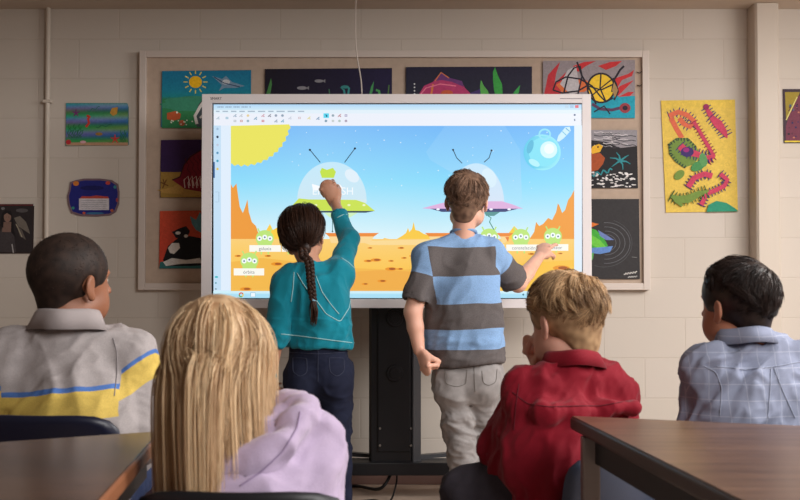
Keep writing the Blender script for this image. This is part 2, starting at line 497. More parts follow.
class Paint:
    """flat artwork: patches of colour laid over each other on one sheet, in photo pixel units"""
    def __init__(s, Y, eps=0.00004):
        s.Y = Y; s.eps = eps; s.n = 0; s.v = []; s.f = []; s.c = []
    def _p(s, pt, lift):
        q = P(pt[0], pt[1], s.Y); return (q[0], s.Y - lift, q[2])
    def tri(s, pts, tris, col):
        s.n += 1; L = s.n * s.eps; b = len(s.v)
        for p in pts:
            s.v.append(s._p(p, L))
        cc = [tuple(lin(col(p) if callable(col) else col)) for p in pts]
        for t in tris:
            a, b_, c_ = [pts[i] for i in t]
            cr = (b_[0] - a[0]) * (c_[1] - a[1]) - (b_[1] - a[1]) * (c_[0] - a[0])
            t = list(t) if cr < 0 else list(t)[::-1]     # face the viewer side (-Y)
            s.f.append([b + i for i in t]); s.c += [cc[i] for i in t]
    def poly(s, pts, col):
        t = tessellate_polygon([[Vector((p[0], p[1], 0)) for p in pts]])
        s.tri(pts, [list(x) for x in t], col)
    def rect(s, x0, y0, x1, y1, col): s.poly([(x0, y0), (x1, y0), (x1, y1), (x0, y1)], col)
    def grad(s, x0, y0, x1, y1, fn, nx=8, ny=16):
        pts = [(x0 + (x1 - x0) * i / nx, y0 + (y1 - y0) * j / ny) for j in range(ny + 1) for i in range(nx + 1)]
        tr = []
        for j in range(ny):
            for i in range(nx):
                a = j * (nx + 1) + i; tr += [[a, a + 1, a + nx + 2], [a, a + nx + 2, a + nx + 1]]
        s.tri(pts, tr, fn)
    def oval(s, cx, cy, rx, ry, col, n=28, rot=0, a0=0, a1=360, jag=0, seed=0):
        r_ = random.Random(seed); pts = []
        full = abs(a1 - a0) >= 360
        for i in range(n + (0 if full else 1)):
            a = math.radians(a0 + (a1 - a0) * i / n); k = 1 + (r_.uniform(-jag, jag) if jag else 0)
            x, y = rx * k * math.cos(a), ry * k * math.sin(a)
            c_, s_ = math.cos(rot), math.sin(rot)
            pts.append((cx + x * c_ - y * s_, cy + x * s_ + y * c_))
        s.poly(pts, col)
    def ring(s, cx, cy, r, wd, col, a0=0, a1=360, ry=None, n=26):
        ry = ry or r
        s.line([(cx + r * math.cos(math.radians(a0 + (a1 - a0) * i / n)), cy + ry * math.sin(math.radians(a0 + (a1 - a0) * i / n))) for i in range(n + 1)], wd, col)
    def line(s, pts, wd, col):
        m = len(pts); L = []; R = []
        ws = wd if hasattr(wd, '__len__') else [wd] * m
        for i in range(m):
            a = pts[max(i - 1, 0)]; b = pts[min(i + 1, m - 1)]
            dx, dy = b[0] - a[0], b[1] - a[1]; l = math.hypot(dx, dy) or 1
            nx, ny = -dy / l * ws[i] / 2, dx / l * ws[i] / 2
            L.append((pts[i][0] + nx, pts[i][1] + ny)); R.append((pts[i][0] - nx, pts[i][1] - ny))
        tr = []
        for i in range(m - 1): tr += [[i, i + 1, m + i + 1], [i, m + i + 1, m + i]]
        s.tri(L + R, tr, col)
    def text(s, x, y, body, h, col):
        vs, fs = text_tris(body, h)
        if len(vs): s.tri([(x + v[0], y - v[1]) for v in vs], fs, col)
    def board(s, corners, thick, col):
        """the sheet or canvas itself with its thickness"""
        b = len(s.v); L = lin(col)
        fr = [s._p(p, 0) for p in corners]; bk = [(q[0], q[1] + thick, q[2]) for q in fr]
        s.v += fr + bk; n = len(corners)
        fs = [list(range(n)), [n + i for i in range(n)][::-1]] + [[i, n + i, n + (i + 1) % n, (i + 1) % n] for i in range(n)]
        for f in fs:
            s.f.append([b + i for i in f]); s.c += [tuple(L)] * len(f)
    def build(s, name, material, parent=None):
        o = mesh_obj(name, np.array(s.v), s.f, material, parent, smooth=False)
        ca = o.data.color_attributes.new('Col', 'FLOAT_COLOR', 'CORNER')
        ca.data.foreach_set('color', np.array([c + (1.0,) for c in s.c], dtype=np.float32).ravel())
        return o

def wave(x0, y0, x1, y1, amp, n, cyc=2, ph=0):
    out = []
    for i in range(n + 1):
        t = i / n; dx, dy = x1 - x0, y1 - y0; l = math.hypot(dx, dy)
        o = amp * math.sin(ph + t * cyc * 2 * math.pi)
        out.append((x0 + dx * t - dy / l * o, y0 + dy * t + dx / l * o))
    return out
def spikes(p, path, col, length=3.0, step=4.0, wd=1.0, both=True):
    wd *= 1.35
    """short strokes standing off a path"""
    acc = 0
    for i in range(len(path) - 1):
        a, b = path[i], path[i + 1]; l = math.hypot(b[0] - a[0], b[1] - a[1])
        k = 0
        while acc + k * step < l:
            t = (acc + k * step) / l; x, y = a[0] + (b[0] - a[0]) * t, a[1] + (b[1] - a[1]) * t
            nx, ny = -(b[1] - a[1]) / l, (b[0] - a[0]) / l
            p.line([(x, y), (x + nx * length, y + ny * length)], [wd, wd * .4], col)
            if both: p.line([(x, y), (x - nx * length, y - ny * length)], [wd, wd * .4], col)
            k += 1
        acc = (acc + k * step) - l

# ================================================================== pin board
m_felt = mat('pin_board_cloth', (188, 167, 150), 0.95, bump=(500, 0.5), var=0.05, vscale=30, spec=0.1)
m_frame = mat('pin_board_frame', (206, 193, 184), 0.45)
BY = WALL_Y - 0.03
def rectw(x0, y0, x1, y1, Y):
    a = P(x0, y0, Y); c = P(x1, y1, Y); return a[0], c[2], c[0], a[2]      # x0 z0 x1 z1
pb = empty('pin_board', P(395, 290, WALL_Y - .02), 'long tan cloth pin board in a pale metal frame behind the big screen', 'pin board')
x0, z0, x1, z1 = rectw(140, 51, 650, 290, BY)
w = MB(); w.box((x0 + .02, BY + .004, z0 + .02), (x1 - .02, WALL_Y - .002, z1 - .02)); w.build('cloth_panel', m_felt, pb)
fw = 0.034
for lo, hi in (((x0, z0), (x0 + fw, z1)), ((x1 - fw, z0), (x1, z1)), ((x0 + fw, z1 - fw), (x1 - fw, z1)), ((x0 + fw, z0), (x1 - fw, z0 + fw))):
    w = MB(); w.box((lo[0], BY - .014, lo[1]), (hi[0], WALL_Y - .002, hi[1]), bev=.003); w.build('frame_rail', m_frame, pb)
m_dark = mat('dark_metal', (40, 36, 36), 0.4, metal=0.5)
for hy in (72, 85):
    hk = MB(); a = P(637, hy, BY - .002); hk.tube([a, a + np.array([.012, -.012, -.008]), a + np.array([.022, -.006, .002])], .0022, 6)
    hk.build('hook', m_dark, pb, smooth=True)

# ================================================================== pictures on the board and wall
YP = BY - 0.006          # pictures on the board
YW = WALL_Y - 0.0058      # pictures on the bare wall
G_board = 'paintings pinned to the tan board'
def picture(name, label, p, cat='painting', group=None):
    o = p.build(name, m_paint); tag(o, label, cat, group); return o

# 1 sun and dolphin over meadow
p = Paint(YP); p.board([(162, 71), (251, 70), (251, 128), (161, 127)], .006, (30, 110, 140))
p.grad(162, 71, 251, 128, lambda q: (25, 120 + (q[1] - 71) * .6, 160 - max(0, q[1] - 90) * 2.4) if q[1] < 98 else (50, 125 + (q[0] % 7) * 2, 80), 12, 18)
p.oval(206, 104, 45, 8, (60, 140, 110), jag=.12, seed=3)
p.oval(195.5, 82, 6.5, 6, (245, 190, 30), n=20)
for a in range(0, 360, 30):
    c_, s_ = math.cos(math.radians(a)), math.sin(math.radians(a)); p.line([(195.5 + 8 * c_, 82 + 8 * s_), (195.5 + 12 * c_, 82 + 11.5 * s_)], 1, (235, 215, 90))
p.poly([(212, 76), (222, 79), (226, 76), (229, 79), (232, 82), (245, 86), (236, 88), (224, 88), (219, 91), (222, 85)], (120, 150, 175))
p.oval(226, 82, 4, 2.5, (200, 205, 210)); p.line([(214, 77), (224, 83), (240, 87)], 1, (60, 80, 110))
p.poly([(167, 113), (176, 111), (181, 114), (180, 119), (172, 121), (167, 119)], (190, 90, 50))
p.oval(182, 123, 3, 3, (170, 90, 60)); p.oval(177, 112.5, 1, 1, (240, 240, 220))
for i in range(12): p.oval(170 + random.uniform(0, 26), 122 + random.uniform(-2, 3), .7, .7, (220, 230, 210))
p.poly([(199, 104), (204, 98), (209, 104), (209, 127), (197, 127), (194, 118)], (70, 80, 85)); p.line([(197, 124), (195, 116), (200, 107), (205, 100)], 3.0, (215, 210, 205))
p.line([(200, 118), (206, 112)], 2, (190, 185, 180))
picture('sunny_meadow_painting', 'painting of a yellow sun over a green meadow, top left of the pin board', p, group=None)

# 2 dark deep-sea picture with grey fish
p = Paint(YP); p.board([(265, 69), (392, 68), (392, 128), (265, 128)], .006, (24, 20, 34))
p.grad(265, 69, 392, 128, lambda q: (26 + (q[0] - 265) * .06, 20 + (q[0] - 265) * .05, 36 + (q[0] - 265) * .22), 10, 4)
for cx_, cy_, s_ in ((302, 88, 1.0), (319, 81, .9)):
    p.oval(cx_, cy_, 5 * s_, 1.8 * s_, (140, 138, 145)); p.poly([(cx_ + 4 * s_, cy_), (cx_ + 7 * s_, cy_ - 2), (cx_ + 7 * s_, cy_ + 2)], (130, 128, 135))
p.poly([(266, 95), (268, 88), (271, 78), (272, 84), (270, 96)], (70, 130, 70))
p.line([(345, 96), (344, 90), (341, 88), (346, 87), (349, 88), (348, 96)], 2.0, (60, 150, 150)); p.oval(345, 87, 4, 1.6, (60, 140, 140))
p.poly([(369, 96), (371, 87), (374, 81), (373, 90), (371, 97)], (70, 150, 90)); p.line([(380, 96), (379, 91), (376, 90)], 2.4, (80, 160, 90)); p.line([(388, 96), (389, 85)], 1.2, (80, 120, 60)); p.line([(330, 96), (329, 89)], 1, (70, 120, 90))
picture('deep_sea_painting', 'long dark painting of two small grey fish and green weeds, above the screen', p)

# 3 pink fish on navy
p = Paint(YP); p.board([(406, 67), (532, 66.5), (532, 128), (406, 128)], .006, (34, 32, 52))
p.grad(406, 67, 532, 128, lambda q: (36, 32 + (q[1] - 66) * .2, 56), 6, 4)
p.poly([(418, 96), (424, 86), (433, 82), (441, 72), (450, 78), (461, 81), (465, 88), (472, 95), (474, 110), (420, 112)], (185, 60, 110))
p.poly([(435, 81), (441, 72.5), (450, 78), (462, 81), (464, 87), (452, 82), (442, 80)], (110, 60, 120))
p.line([(435, 81), (441, 72.5), (449, 78)], 1, (220, 130, 60)); p.line([(431, 96), (433, 84)], 2, (215, 120, 70)); p.oval(447, 93, 6, 3, (200, 90, 60)); p.line([(420, 95), (426, 88), (440, 84), (456, 86)], 1.2, (230, 120, 150))
p.poly([(470, 93), (478, 90), (484, 86), (482, 96), (472, 97)], (70, 50, 110))
p.poly([(481, 97), (480, 86), (481, 80), (484, 86), (488, 91), (490, 98)], (90, 170, 80))
p.poly([(493, 80), (493, 72), (495, 67), (498, 76), (502, 84), (503, 98), (496, 98), (494, 90)], (60, 160, 70))
p.poly([(511, 98), (514, 92), (520, 85), (519, 92), (516, 98)], (60, 160, 80))
for yy in (84, 87.4, 90.8, 94): p.oval(414.5, yy, .8, .8, (225, 225, 230), n=8)
picture('pink_fish_painting', 'navy painting of a big pink fish with bright green leaves above the screen', p)

# 4 yellow ball and red flames
p = Paint(YP); p.board([(543, 61), (635, 60), (635, 118), (543, 118)], .006, (150, 140, 145))
p.rect(590, 96, 635, 118, (30, 160, 185))
for pts in ([(544, 95), (548, 75), (556, 66), (560, 62), (556, 74), (553, 95)], [(550, 100), (556, 82), (566, 72), (562, 84), (560, 100)]): p.poly(pts, (190, 50, 60))
for pts in ([(608, 84), (616, 78), (628, 74), (634, 70), (632, 76), (622, 80), (616, 90)], [(612, 94), (620, 86), (634, 80), (626, 88), (618, 96)], [(598, 66), (610, 62), (622, 61), (616, 66), (606, 70)], [(573, 66), (584, 62), (596, 61), (586, 66), (578, 72)], [(618, 97), (628, 92), (634, 92), (630, 96)]): p.poly(pts, (200, 50, 55))
p.poly([(556, 85), (566, 78), (586, 80), (594, 86), (584, 92), (562, 92)], (215, 110, 60))
p.poly([(560, 84), (568, 70), (576, 66), (580, 90), (572, 96)], (190, 185, 190))
p.oval(601, 88, 13.5, 14.5, (240, 200, 50)); p.ring(601, 88, 13.5, 1.8, (40, 34, 44), ry=14.5)
K = (38, 34, 46)
p.line([(601, 73), (600, 88), (606, 102)], 1.5, K); p.line([(588, 86), (601, 90), (614, 84)], 1.5, K); p.line([(590, 97), (601, 88), (611, 80)], 1.3, K)
p.line([(553, 90), (556, 82), (566, 77), (580, 79), (592, 86), (600, 96), (606, 102), (613, 98)], 1.6, K)
p.line([(553, 90), (562, 93), (578, 91), (590, 84)], 1.6, K); p.line([(564, 92), (568, 76), (574, 68), (580, 66), (582, 76), (578, 94)], 1.6, K)
p.line([(577, 62), (582, 76), (590, 90), (596, 104)], 1.8, K); p.line([(612, 92), (614, 80), (620, 70), (624, 66)], 2, K); p.line([(614, 100), (618, 92), (616, 84), (613, 78)], 2, K)
p.poly([(612, 90), (614, 82), (618, 90), (615, 98)], (170, 140, 90))
p.line([(592, 104), (600, 109), (612, 110), (620, 108), (624, 108)], 3.0, (90, 60, 90)); p.oval(625, 108, 5.5, 5, (150, 60, 70)); p.oval(625, 108, 2.6, 2.4, (40, 30, 50))
p.line([(594, 112), (604, 106), (610, 114)], 1.4, K)
picture('flame_and_ball_painting', 'abstract painting of a yellow ball with black loops, red flames and turquoise corner', p)

# 5 purple sky, red sea creature (left, middle)
p = Paint(YP); p.board([(161, 140), (251, 139), (251, 199), (160, 197.5)], .006, (52, 34, 78))
p.rect(160.5, 171, 250, 197.5, (165, 130, 60)); p.grad(161, 140, 250, 172, lambda q: (50 + (172 - q[1]) * .2, 28, 78), 4, 5)
p.oval(200, 190, 40, 6, (185, 145, 75), jag=.2, seed=9)
p.poly([(172, 180), (180, 176), (184, 164), (190, 156), (200, 150), (212, 150), (230, 160), (230, 190), (210, 193), (196, 191), (185, 189), (178, 184)], (130, 26, 46))
for i in range(7): p.line([(185 + i * 4, 188), (184 + i * 4, 180 + (i % 2) * 3), (188 + i * 4, 176), (190 + i * 4, 186)], .9, (225, 205, 200))
for i in range(5): p.line(wave(186 + i * 4, 158 - i, 190 + i * 6, 176, 1.2, 8), .8, (90, 14, 36))
p.line([(172, 180), (180, 177), (184, 165), (190, 157), (201, 150)], 1.2, (60, 16, 26))
for a in (200, 250, 300, 20, 120): p.line([(164.5, 184), (164.5 + 4 * math.cos(math.radians(a)), 184 + 5 * math.sin(math.radians(a)))], 1.2, (110, 70, 30))
picture('red_creature_painting', 'painting of a dark red creature on sand under a purple sky, beside the screen', p)

# 6 orca on orange
p = Paint(YP); p.board([(160, 211), (251, 210), (251, 269), (159, 268)], .006, (190, 70, 48))
p.grad(160, 211, 250, 268, lambda q: (205 - (q[0] - 160) * .4, 78 - (q[1] - 211) * .2, 50), 6, 5)
p.poly([(160, 262), (185, 258), (250, 262), (250, 269), (159, 268.5)], (50, 110, 110))
p.poly([(163, 260), (168, 246), (178, 238), (190, 236), (200, 238), (230, 240), (230, 264), (190, 266), (166, 266)], (22, 22, 26))
p.poly([(172, 232), (178, 229), (186, 226), (190, 231), (187, 238), (176, 238)], (24, 22, 28)); p.oval(178, 233, 2.6, 1.6, (220, 215, 210)); p.oval(186, 236, 2, 1.6, (210, 205, 200))
p.poly([(168, 248), (172, 243), (179, 243), (180, 248), (174, 254), (170, 253)], (225, 220, 214)); p.poly([(163, 262), (172, 258), (186, 260), (200, 258), (202, 263), (180, 264), (166, 266)], (215, 212, 208))
p.poly([(190, 216), (196, 220), (200, 212), (206, 222), (204, 234), (196, 230), (192, 224)], (90, 140, 150))
picture('orca_painting', 'orange painting of a black and white orca, lowest picture left of the screen', p)

# 7 black and white sea with star fish
p = Paint(YP); p.board([(560, 130), (637, 130), (638, 188), (560, 188)], .006, (34, 32, 36))
p.poly([(560, 130), (637, 130), (637, 146), (620, 148), (606, 142), (590, 140), (575, 142), (560, 140)], (150, 146, 152))
for i in range(14): p.line(wave(594 + (i % 3) * 9, 132 + i * 1.1, 612 + (i % 4) * 8, 133 + i * 1.15, .7, 8), .8, (60, 58, 66) if i % 2 else (205, 200, 205))
p.poly([(590, 150), (593, 146), (599, 144), (603, 146), (600, 152), (592, 154)], (235, 180, 50)); p.poly([(590, 154), (600, 153), (605, 158), (603, 164), (598, 170), (590, 172)], (170, 80, 40)); p.oval(598, 147, 1, 1, (60, 40, 20), n=8)
for i in range(60): 
    x, y = random.uniform(591, 635), random.uniform(172, 187); p.oval(x, y, random.uniform(1, 2.6), random.uniform(.4, .9), (225, 222, 222), n=8, rot=random.uniform(-.3, .3))
for a in (-160, -110, -40, 20, 75, 140):
    x, y = 620 + 11 * math.cos(math.radians(a)), 161 + 9 * math.sin(math.radians(a)); p.line([(620, 161), ((620 + x) / 2 + 1, (161 + y) / 2 - 1), (x, y)], [2.2, 1.4, .7], (50, 140, 150))
p.line(wave(592, 175, 612, 170, 2, 14, 3), 1.6, (50, 140, 150))
picture('star_fish_painting', 'black and white sea painting with a turquoise starfish, right of the screen', p)

# 8 green bird on ripples
p = Paint(YP); p.board([(560, 199), (639, 199), (640, 279), (560, 279)], .006, (52, 50, 52))
for r_ in (10, 14, 19, 24): p.ring(606, 243, r_, .7, (92, 92, 98), a0=-95, a1=95, ry=r_ * .85)
p.ring(604, 243, 28, .5, (78, 78, 82), a0=-70, a1=110, ry=24)
p.poly([(590, 222), (599, 224), (590, 228)], (225, 120, 50)); p.poly([(590, 228), (596, 230), (604, 238), (608, 246), (600, 250), (590, 247)], (70, 170, 60)); p.poly([(590, 234), (600, 240), (606, 247), (598, 248), (590, 244)], (110, 200, 70))
p.poly([(598, 230), (608, 236), (614, 240), (606, 240), (600, 236)], (110, 130, 190)); p.poly([(590, 248), (604, 247), (613, 246), (610, 252), (600, 254), (590, 253)], (100, 140, 205)); p.poly([(590, 255), (594, 252), (593, 259), (590, 262)], (90, 170, 90))
p.line(wave(624, 274, 637, 272, .9, 26, 5), .7, (215, 212, 208)); p.line(wave(628, 277, 637, 276.5, .7, 20, 4), .6, (200, 198, 195))
p.line([(632, 257), (637, 257.5)], .6, (120, 118, 118))
picture('green_bird_painting', 'dark grey painting of a green and blue bird on ripples, right of the screen', p)

# 9 under-water scene on bare wall
p = Paint(YW); p.board([(66, 103), (127, 103), (128.5, 107), (128.5, 145), (65.5, 146)], .006, (60, 120, 120))
p.grad(66, 103.5, 128, 145.5, lambda q: (50 + 60 * (0.5 + 0.5 * math.sin(q[1] * .5 + q[0] * .05)), 130 + 25 * math.sin(q[1] * .5), 130 - 50 * math.sin(q[1] * .45 + 1)), 10, 24)
p.rect(66, 142.5, 128, 145.5, (190, 150, 120))
p.line([(90, 116), (88, 119), (89, 123), (86, 127)], 2.4, (200, 60, 50)); p.oval(88, 116, 1.6, 1.2, (200, 60, 50), n=10)
for cx_, cy_, r_, c_ in ((115, 139, 4.6, (205, 60, 60)), (76, 113, 4, (110, 50, 110))):
    for k in range(5):
        a = k * 1.2566 - 1.57; p.line([(cx_, cy_), (cx_ + r_ * math.cos(a), cy_ + r_ * math.sin(a))], [2, .8], c_)
p.poly([(112, 108), (118, 107), (117, 114), (113, 116), (110, 113)], (190, 140, 60)); p.oval(99, 134, 3.6, 1.6, (160, 120, 60)); p.oval(68.5, 142, 2.6, 2.4, (190, 50, 60)); p.oval(83, 142, 3, 1.4, (220, 170, 180))
for i in range(9): p.line(wave(68 + i * 1.5, 138, 69 + i * 1.8, 124 + (i % 3) * 3, .8, 6), .7, (30, 110, 60))
for i in range(5): p.line(wave(120 + i * 1.3, 142, 121 + i * 1.3, 130 + (i % 3) * 2, .6, 6), .7, (40, 120, 70))
p.line(wave(96, 127, 112, 125, 1, 10), .7, (40, 100, 80)); p.line(wave(88, 111, 100, 107, 1, 10), .7, (40, 110, 100))
picture('underwater_painting', 'small painting of a red seahorse and starfish in striped green water, at left', p)

# 10 blue scalloped plaque
pts = [(70, 182), (76, 180), (84, 178.5), (100, 178.5), (112, 180), (118, 184), (119.5, 192), (119, 204), (116, 212), (110, 215.5), (96, 216.5), (80, 216), (71, 213), (68, 205), (67, 196), (69, 189)]
p = Paint(YW); p.board(pts, .006, (120, 96, 104))
ctr = (93.5, 197.5); p.poly([(ctr[0] + (x - ctr[0]) * .93, ctr[1] + (y - ctr[1]) * .90) for x, y in pts], (34, 38, 120))
p.rect(79, 198.5, 109, 210, (205, 200, 205)); p.poly([(80, 198.5), (82, 196), (90, 196.4), (96, 195.4), (104, 196.2), (108, 196.5), (109, 198.5)], (180, 70, 60))
p.oval(76, 183.5, 3, 2.4, (205, 120, 50)); p.oval(108, 183, 2.4, 1.8, (190, 70, 60)); p.oval(115, 187, 1.6, 1.6, (60, 130, 140)); p.oval(117, 200, 1.2, 2, (150, 60, 70)); p.oval(73, 208, 1.6, 1.4, (60, 140, 130)); p.oval(92, 188, 12, 2.4, (24, 26, 90)); p.oval(95, 213.3, 9, 1.1, (60, 110, 150)); p.oval(84, 213, 1.5, 1.2, (190, 80, 60)); p.oval(112, 210.5, 1.6, 1.5, (180, 90, 60))
for i in range(5): p.line(wave(81.5, 200.6 + i * 1.9, 106.5, 200.6 + i * 1.9, .25, 24, 7), .35, (130, 128, 140))
picture('blue_plaque', 'dark blue rounded plaque with a white text panel below the underwater painting', p, cat='plaque')

# 11 dark portrait at the left edge
p = Paint(YW); p.board([(-24, 204), (34, 204), (33, 253.5), (-24, 253.5)], .006, (50, 40, 40))
p.rect(-22, 206, 32, 252, (46, 40, 42)); p.line([(-22, 205), (33, 205)], 1.2, (100, 40, 44))
p.poly([(0, 232), (3, 226), (12, 226), (14, 234), (16, 252), (-2, 252)], (66, 60, 62)); p.poly([(3, 222), (12, 222), (13, 232), (2, 232)], (122, 96, 86))
p.oval(7.5, 217, 3.6, 5.2, (135, 106, 94)); p.poly([(0, 226), (2, 213), (6, 210), (11, 211), (13, 218), (14, 230), (16, 238), (11, 232), (11.5, 216), (7, 213), (4, 215), (3.2, 228)], (30, 26, 28))
p.poly([(14, 218), (20, 216), (26, 222), (29, 230), (30, 234), (24, 230), (18, 226)], (112, 104, 96)); p.poly([(16, 224), (22, 230), (26, 240), (20, 236)], (96, 88, 82)); p.oval(3, 208.5, 1.8, 1.4, (120, 118, 120)); p.oval(22, 210.5, 6, 2, (84, 80, 82)); p.line([(16, 224), (19, 230), (22, 237)], .9, (160, 150, 130))
p.line([(12, 244), (13.5, 253)], 1.2, (165, 160, 160)); p.line([(6.2, 217), (6.6, 217)], .6, (30, 24, 24)); p.line([(8.6, 217), (9.2, 217)], .6, (30, 24, 24)); p.line([(6.8, 220), (8.6, 220)], .5, (140, 70, 66))
p.oval(34, 205, .7, .7, (230, 225, 220), n=8)
picture('dark_portrait_painting', 'dark brown painting of a long-haired figure and a bird at the left edge', p)

# 12 yellow sheet with spiky lizards
p = Paint(YW); p.board([(661, 100.5), (735, 99.5), (738, 211.5), (666, 212.5)], .006, (222, 190, 84))
p.grad(662, 100.5, 735, 108, lambda q: (224, 192, 80), 2, 2)
OR_, PK, GR, PU = (214, 104, 74), (196, 62, 92), (112, 140, 60), (60, 40, 104)
def lizard(path, wd, col, spk, ln=2.6, st=3.4):
    spikes(p, path, spk, length=ln + max(wd) * .5 if hasattr(wd, '__len__') else ln + wd * .5, step=st, wd=1.3)
    p.line(path, wd, col)
DK = (40, 60, 50)
lizard([(669, 116), (678, 112), (687, 115), (694, 121), (690, 127), (684, 124), (679, 118)], 5, OR_, PU)
p.line([(671, 118), (676, 128), (682, 138)], 5, OR_); lizard([(694, 122), (701, 134), (708, 146), (714, 156), (708, 162)], 3.6, PK, (130, 30, 60))
lizard([(706, 108), (711, 116)], [3, 6], PK, PU); lizard([(711, 117), (718, 124), (724, 132), (727, 138)], [5, 9, 6, 1.5], PK, PU); p.oval(706, 107, 3, 3, (150, 40, 90))
p.poly([(668, 144), (676, 138), (688, 138), (696, 146), (700, 156), (694, 164), (684, 168), (675, 162), (669, 154)], GR)
spikes(p, [(668, 144), (676, 138), (688, 138), (696, 146)], DK, 3, 3, 1.4, False); spikes(p, [(684, 168), (675, 162), (669, 154), (668, 144)], DK, 3, 3, 1.4, False); p.oval(679, 175, 6, 4, GR, rot=-.7)
lizard([(680, 146), (686, 152), (696, 154), (706, 158), (712, 156)], [7, 8, 6, 5, 3], PK, PU); p.oval(687, 152, 6.5, 5, PU); p.oval(686, 150, 3, 2.4, (150, 40, 120))
p.oval(698, 166, 8, 4.5, (70, 140, 80), rot=-.5); p.oval(703, 160, 4, 7, (90, 150, 90), rot=-.2)
lizard([(688, 187), (694, 178), (704, 174), (712, 176)], 5.5, PK, PU); lizard([(701, 205), (706, 194), (716, 190), (724, 186), (727, 180), (720, 174)], 4.5, PK, PU)
lizard([(671, 196), (678, 200), (688, 199), (698, 194), (708, 191)], [3, 8, 8, 6, 2], GR, (60, 90, 40)); p.line([(674, 200), (682, 206)], 3, GR)
p.poly([(706, 212), (708, 205), (716, 201), (726, 203), (734, 208), (738, 211.5)], (40, 140, 110))
picture('spiky_lizards_painting', 'yellow sheet painted with spiky pink, orange and green lizards, right of the board', p)

# 13 picture cut by the right edge
p = Paint(YW); p.board([(783, 89), (828, 89), (828, 143), (784, 143)], .006, (60, 44, 56))
p.poly([(785, 92), (800, 92), (794, 106), (786, 118)], (150, 130, 40)); p.poly([(786, 126), (792, 106), (798, 96), (826, 96), (826, 141), (786, 141)], (110, 50, 70))
for i in range(60): p.oval(787 + random.uniform(0, 38), 104 + random.uniform(0, 36), random.uniform(.5, 1.5), random.uniform(.5, 1.2), random.choice([(40, 40, 90), (190, 120, 90), (90, 40, 60), (60, 90, 120), (30, 26, 40)]), n=7)
p.line([(784.5, 141.5), (828, 141.5)], 1.5, (210, 190, 60)); p.line([(786, 120), (797, 97)], 1.2, (210, 200, 120))
picture('dark_speckled_painting', 'dark red and olive speckled painting cut by the right edge, beyond the column', p)
# ================================================================== interactive screen on its stand
m_bezel = mat('screen_bezel', (226, 219, 220), 0.4, spec=0.4)
m_gap = mat('black_gap', (14, 14, 22), 0.4)
m_stand = mat('stand_black', (24, 23, 26), 0.38, spec=0.4, bump=(200, .05))
m_rail = mat('stand_rail', (66, 66, 70), 0.35, metal=0.3)
m_screw = mat('screw_steel', (170, 170, 170), 0.3, metal=1.0)
SY = SCREEN_Y
sc = empty('interactive_whiteboard', P(396, 308, SY), 'large white-framed interactive screen showing a bright cartoon space desert', 'screen')
x0, z0, x1, z1 = rectw(202, 94, 592, 308, SY)
ix0, iz0, ix1, iz1 = rectw(212, 103, 583, 299, SY)
w = MB()
for lo, hi in (((x0, z0), (ix0, z1)), ((ix1, z0), (x1, z1)), ((ix0, iz1), (ix1, z1)), ((ix0, z0), (ix1, iz0))):
    w.box((lo[0], SY, lo[1]), (hi[0], SY + .035, hi[1]), bev=.0015)
w.box((x0 + .004, SY + .02, z0 + .004), (x1 - .004, SY + .075, z1 - .004), bev=.006)
w.build('bezel', m_bezel, sc)
w = MB(); w.box((x0 + .25, SY + .075, z0 + .1), (x1 - .25, SY + .11, z1 - .15), bev=.01); w.build('rear_housing', m_stand, sc)
w = MB(); w.box((ix0 - .001, SY + .012, iz0 - .001), (ix1 + .001, SY + .019, iz1 + .001)); w.build('glass_edge', m_gap, sc)
p = Paint(SY - .0006); p.text(216, 98.6, 'SMART', 2.6, (60, 56, 62)); p.build('brand_lettering', m_paint, sc)
p = Paint(SY - .0006); p.line([(560, 98.6), (582, 98.6)], .8, (150, 144, 148)); p.build('model_lettering', m_paint, sc)

d = Paint(SY + .0115, eps=.00003)
D0 = (213.6, 104.4, 581.6, 298)
d.rect(*D0, (214, 234, 250))
d.grad(D0[0], 104.4, D0[2], 110, lambda q: (176 + (q[1] - 104) * 5, 214 + (q[1] - 104) * 3, 246), 4, 3)
d.rect(D0[0], 110, D0[2], 113.5, (226, 240, 250)); d.rect(D0[0], 113.5, D0[2], 125.6, (236, 240, 250))
for i in range(22): d.rect(216 + i * 1.6 + (i % 5 == 0), 106.3, 217.1 + i * 1.6, 107.7, (140, 168, 196))
x = 216
for n_ in (4, 6, 6, 6, 8, 8, 6, 9, 8, 7):
    d.rect(x, 110.8, x + n_ * .9, 112, (164, 182, 200)); x += n_ * .9 + 3
icons = [(218, 118, (150, 180, 200)), (227, 118, (90, 160, 190)), (235, 115.6, (120, 150, 180)), (241, 115.6, (170, 180, 190)), (248, 115.6, (225, 190, 110)), (235, 121, (160, 170, 180)), (241.5, 121, (190, 110, 100)), (248, 121, (110, 150, 170)), (255.5, 118.4, (70, 130, 170)), (263, 115.6, (190, 120, 140)), (269.5, 115.6, (90, 90, 110)), (276, 115.6, (100, 120, 150)), (282.5, 115.6, (90, 120, 150)), (263, 121, (190, 50, 60)), (276, 121, (110, 130, 160)), (282.5, 121, (60, 140, 180)), (290, 118, (180, 190, 210)), (299.5, 118, (200, 170, 180)), (309, 118, (220, 205, 110)), (318, 118.4, (60, 110, 160)), (333, 115.6, (100, 130, 150)), (339.5, 115.6, (170, 90, 100)), (346, 115.6, (110, 100, 160)), (326, 121, (80, 120, 150)), (333, 121, (180, 190, 190)), (339.5, 121, (150, 180, 170)), (346, 121, (140, 120, 150))]
for x, y, c in icons:
    c = tuple(int(v + (236 - v) * .35) for v in c)
    k = random.choice((0, 1, 2))
    if k == 0: d.rect(x - 1.3, y - 1.1, x + 1.3, y + 1.1, c); d.rect(x - .6, y - .4, x + .6, y + .4, (236, 240, 250))
    elif k == 1: d.line([(x - 1.5, y + 1.2), (x + 1.4, y - 1.3)], 1, c); d.oval(x + .9, y + .9, .8, .7, c, n=8)
    else: d.oval(x, y, 1.4, 1.3, c, n=10)
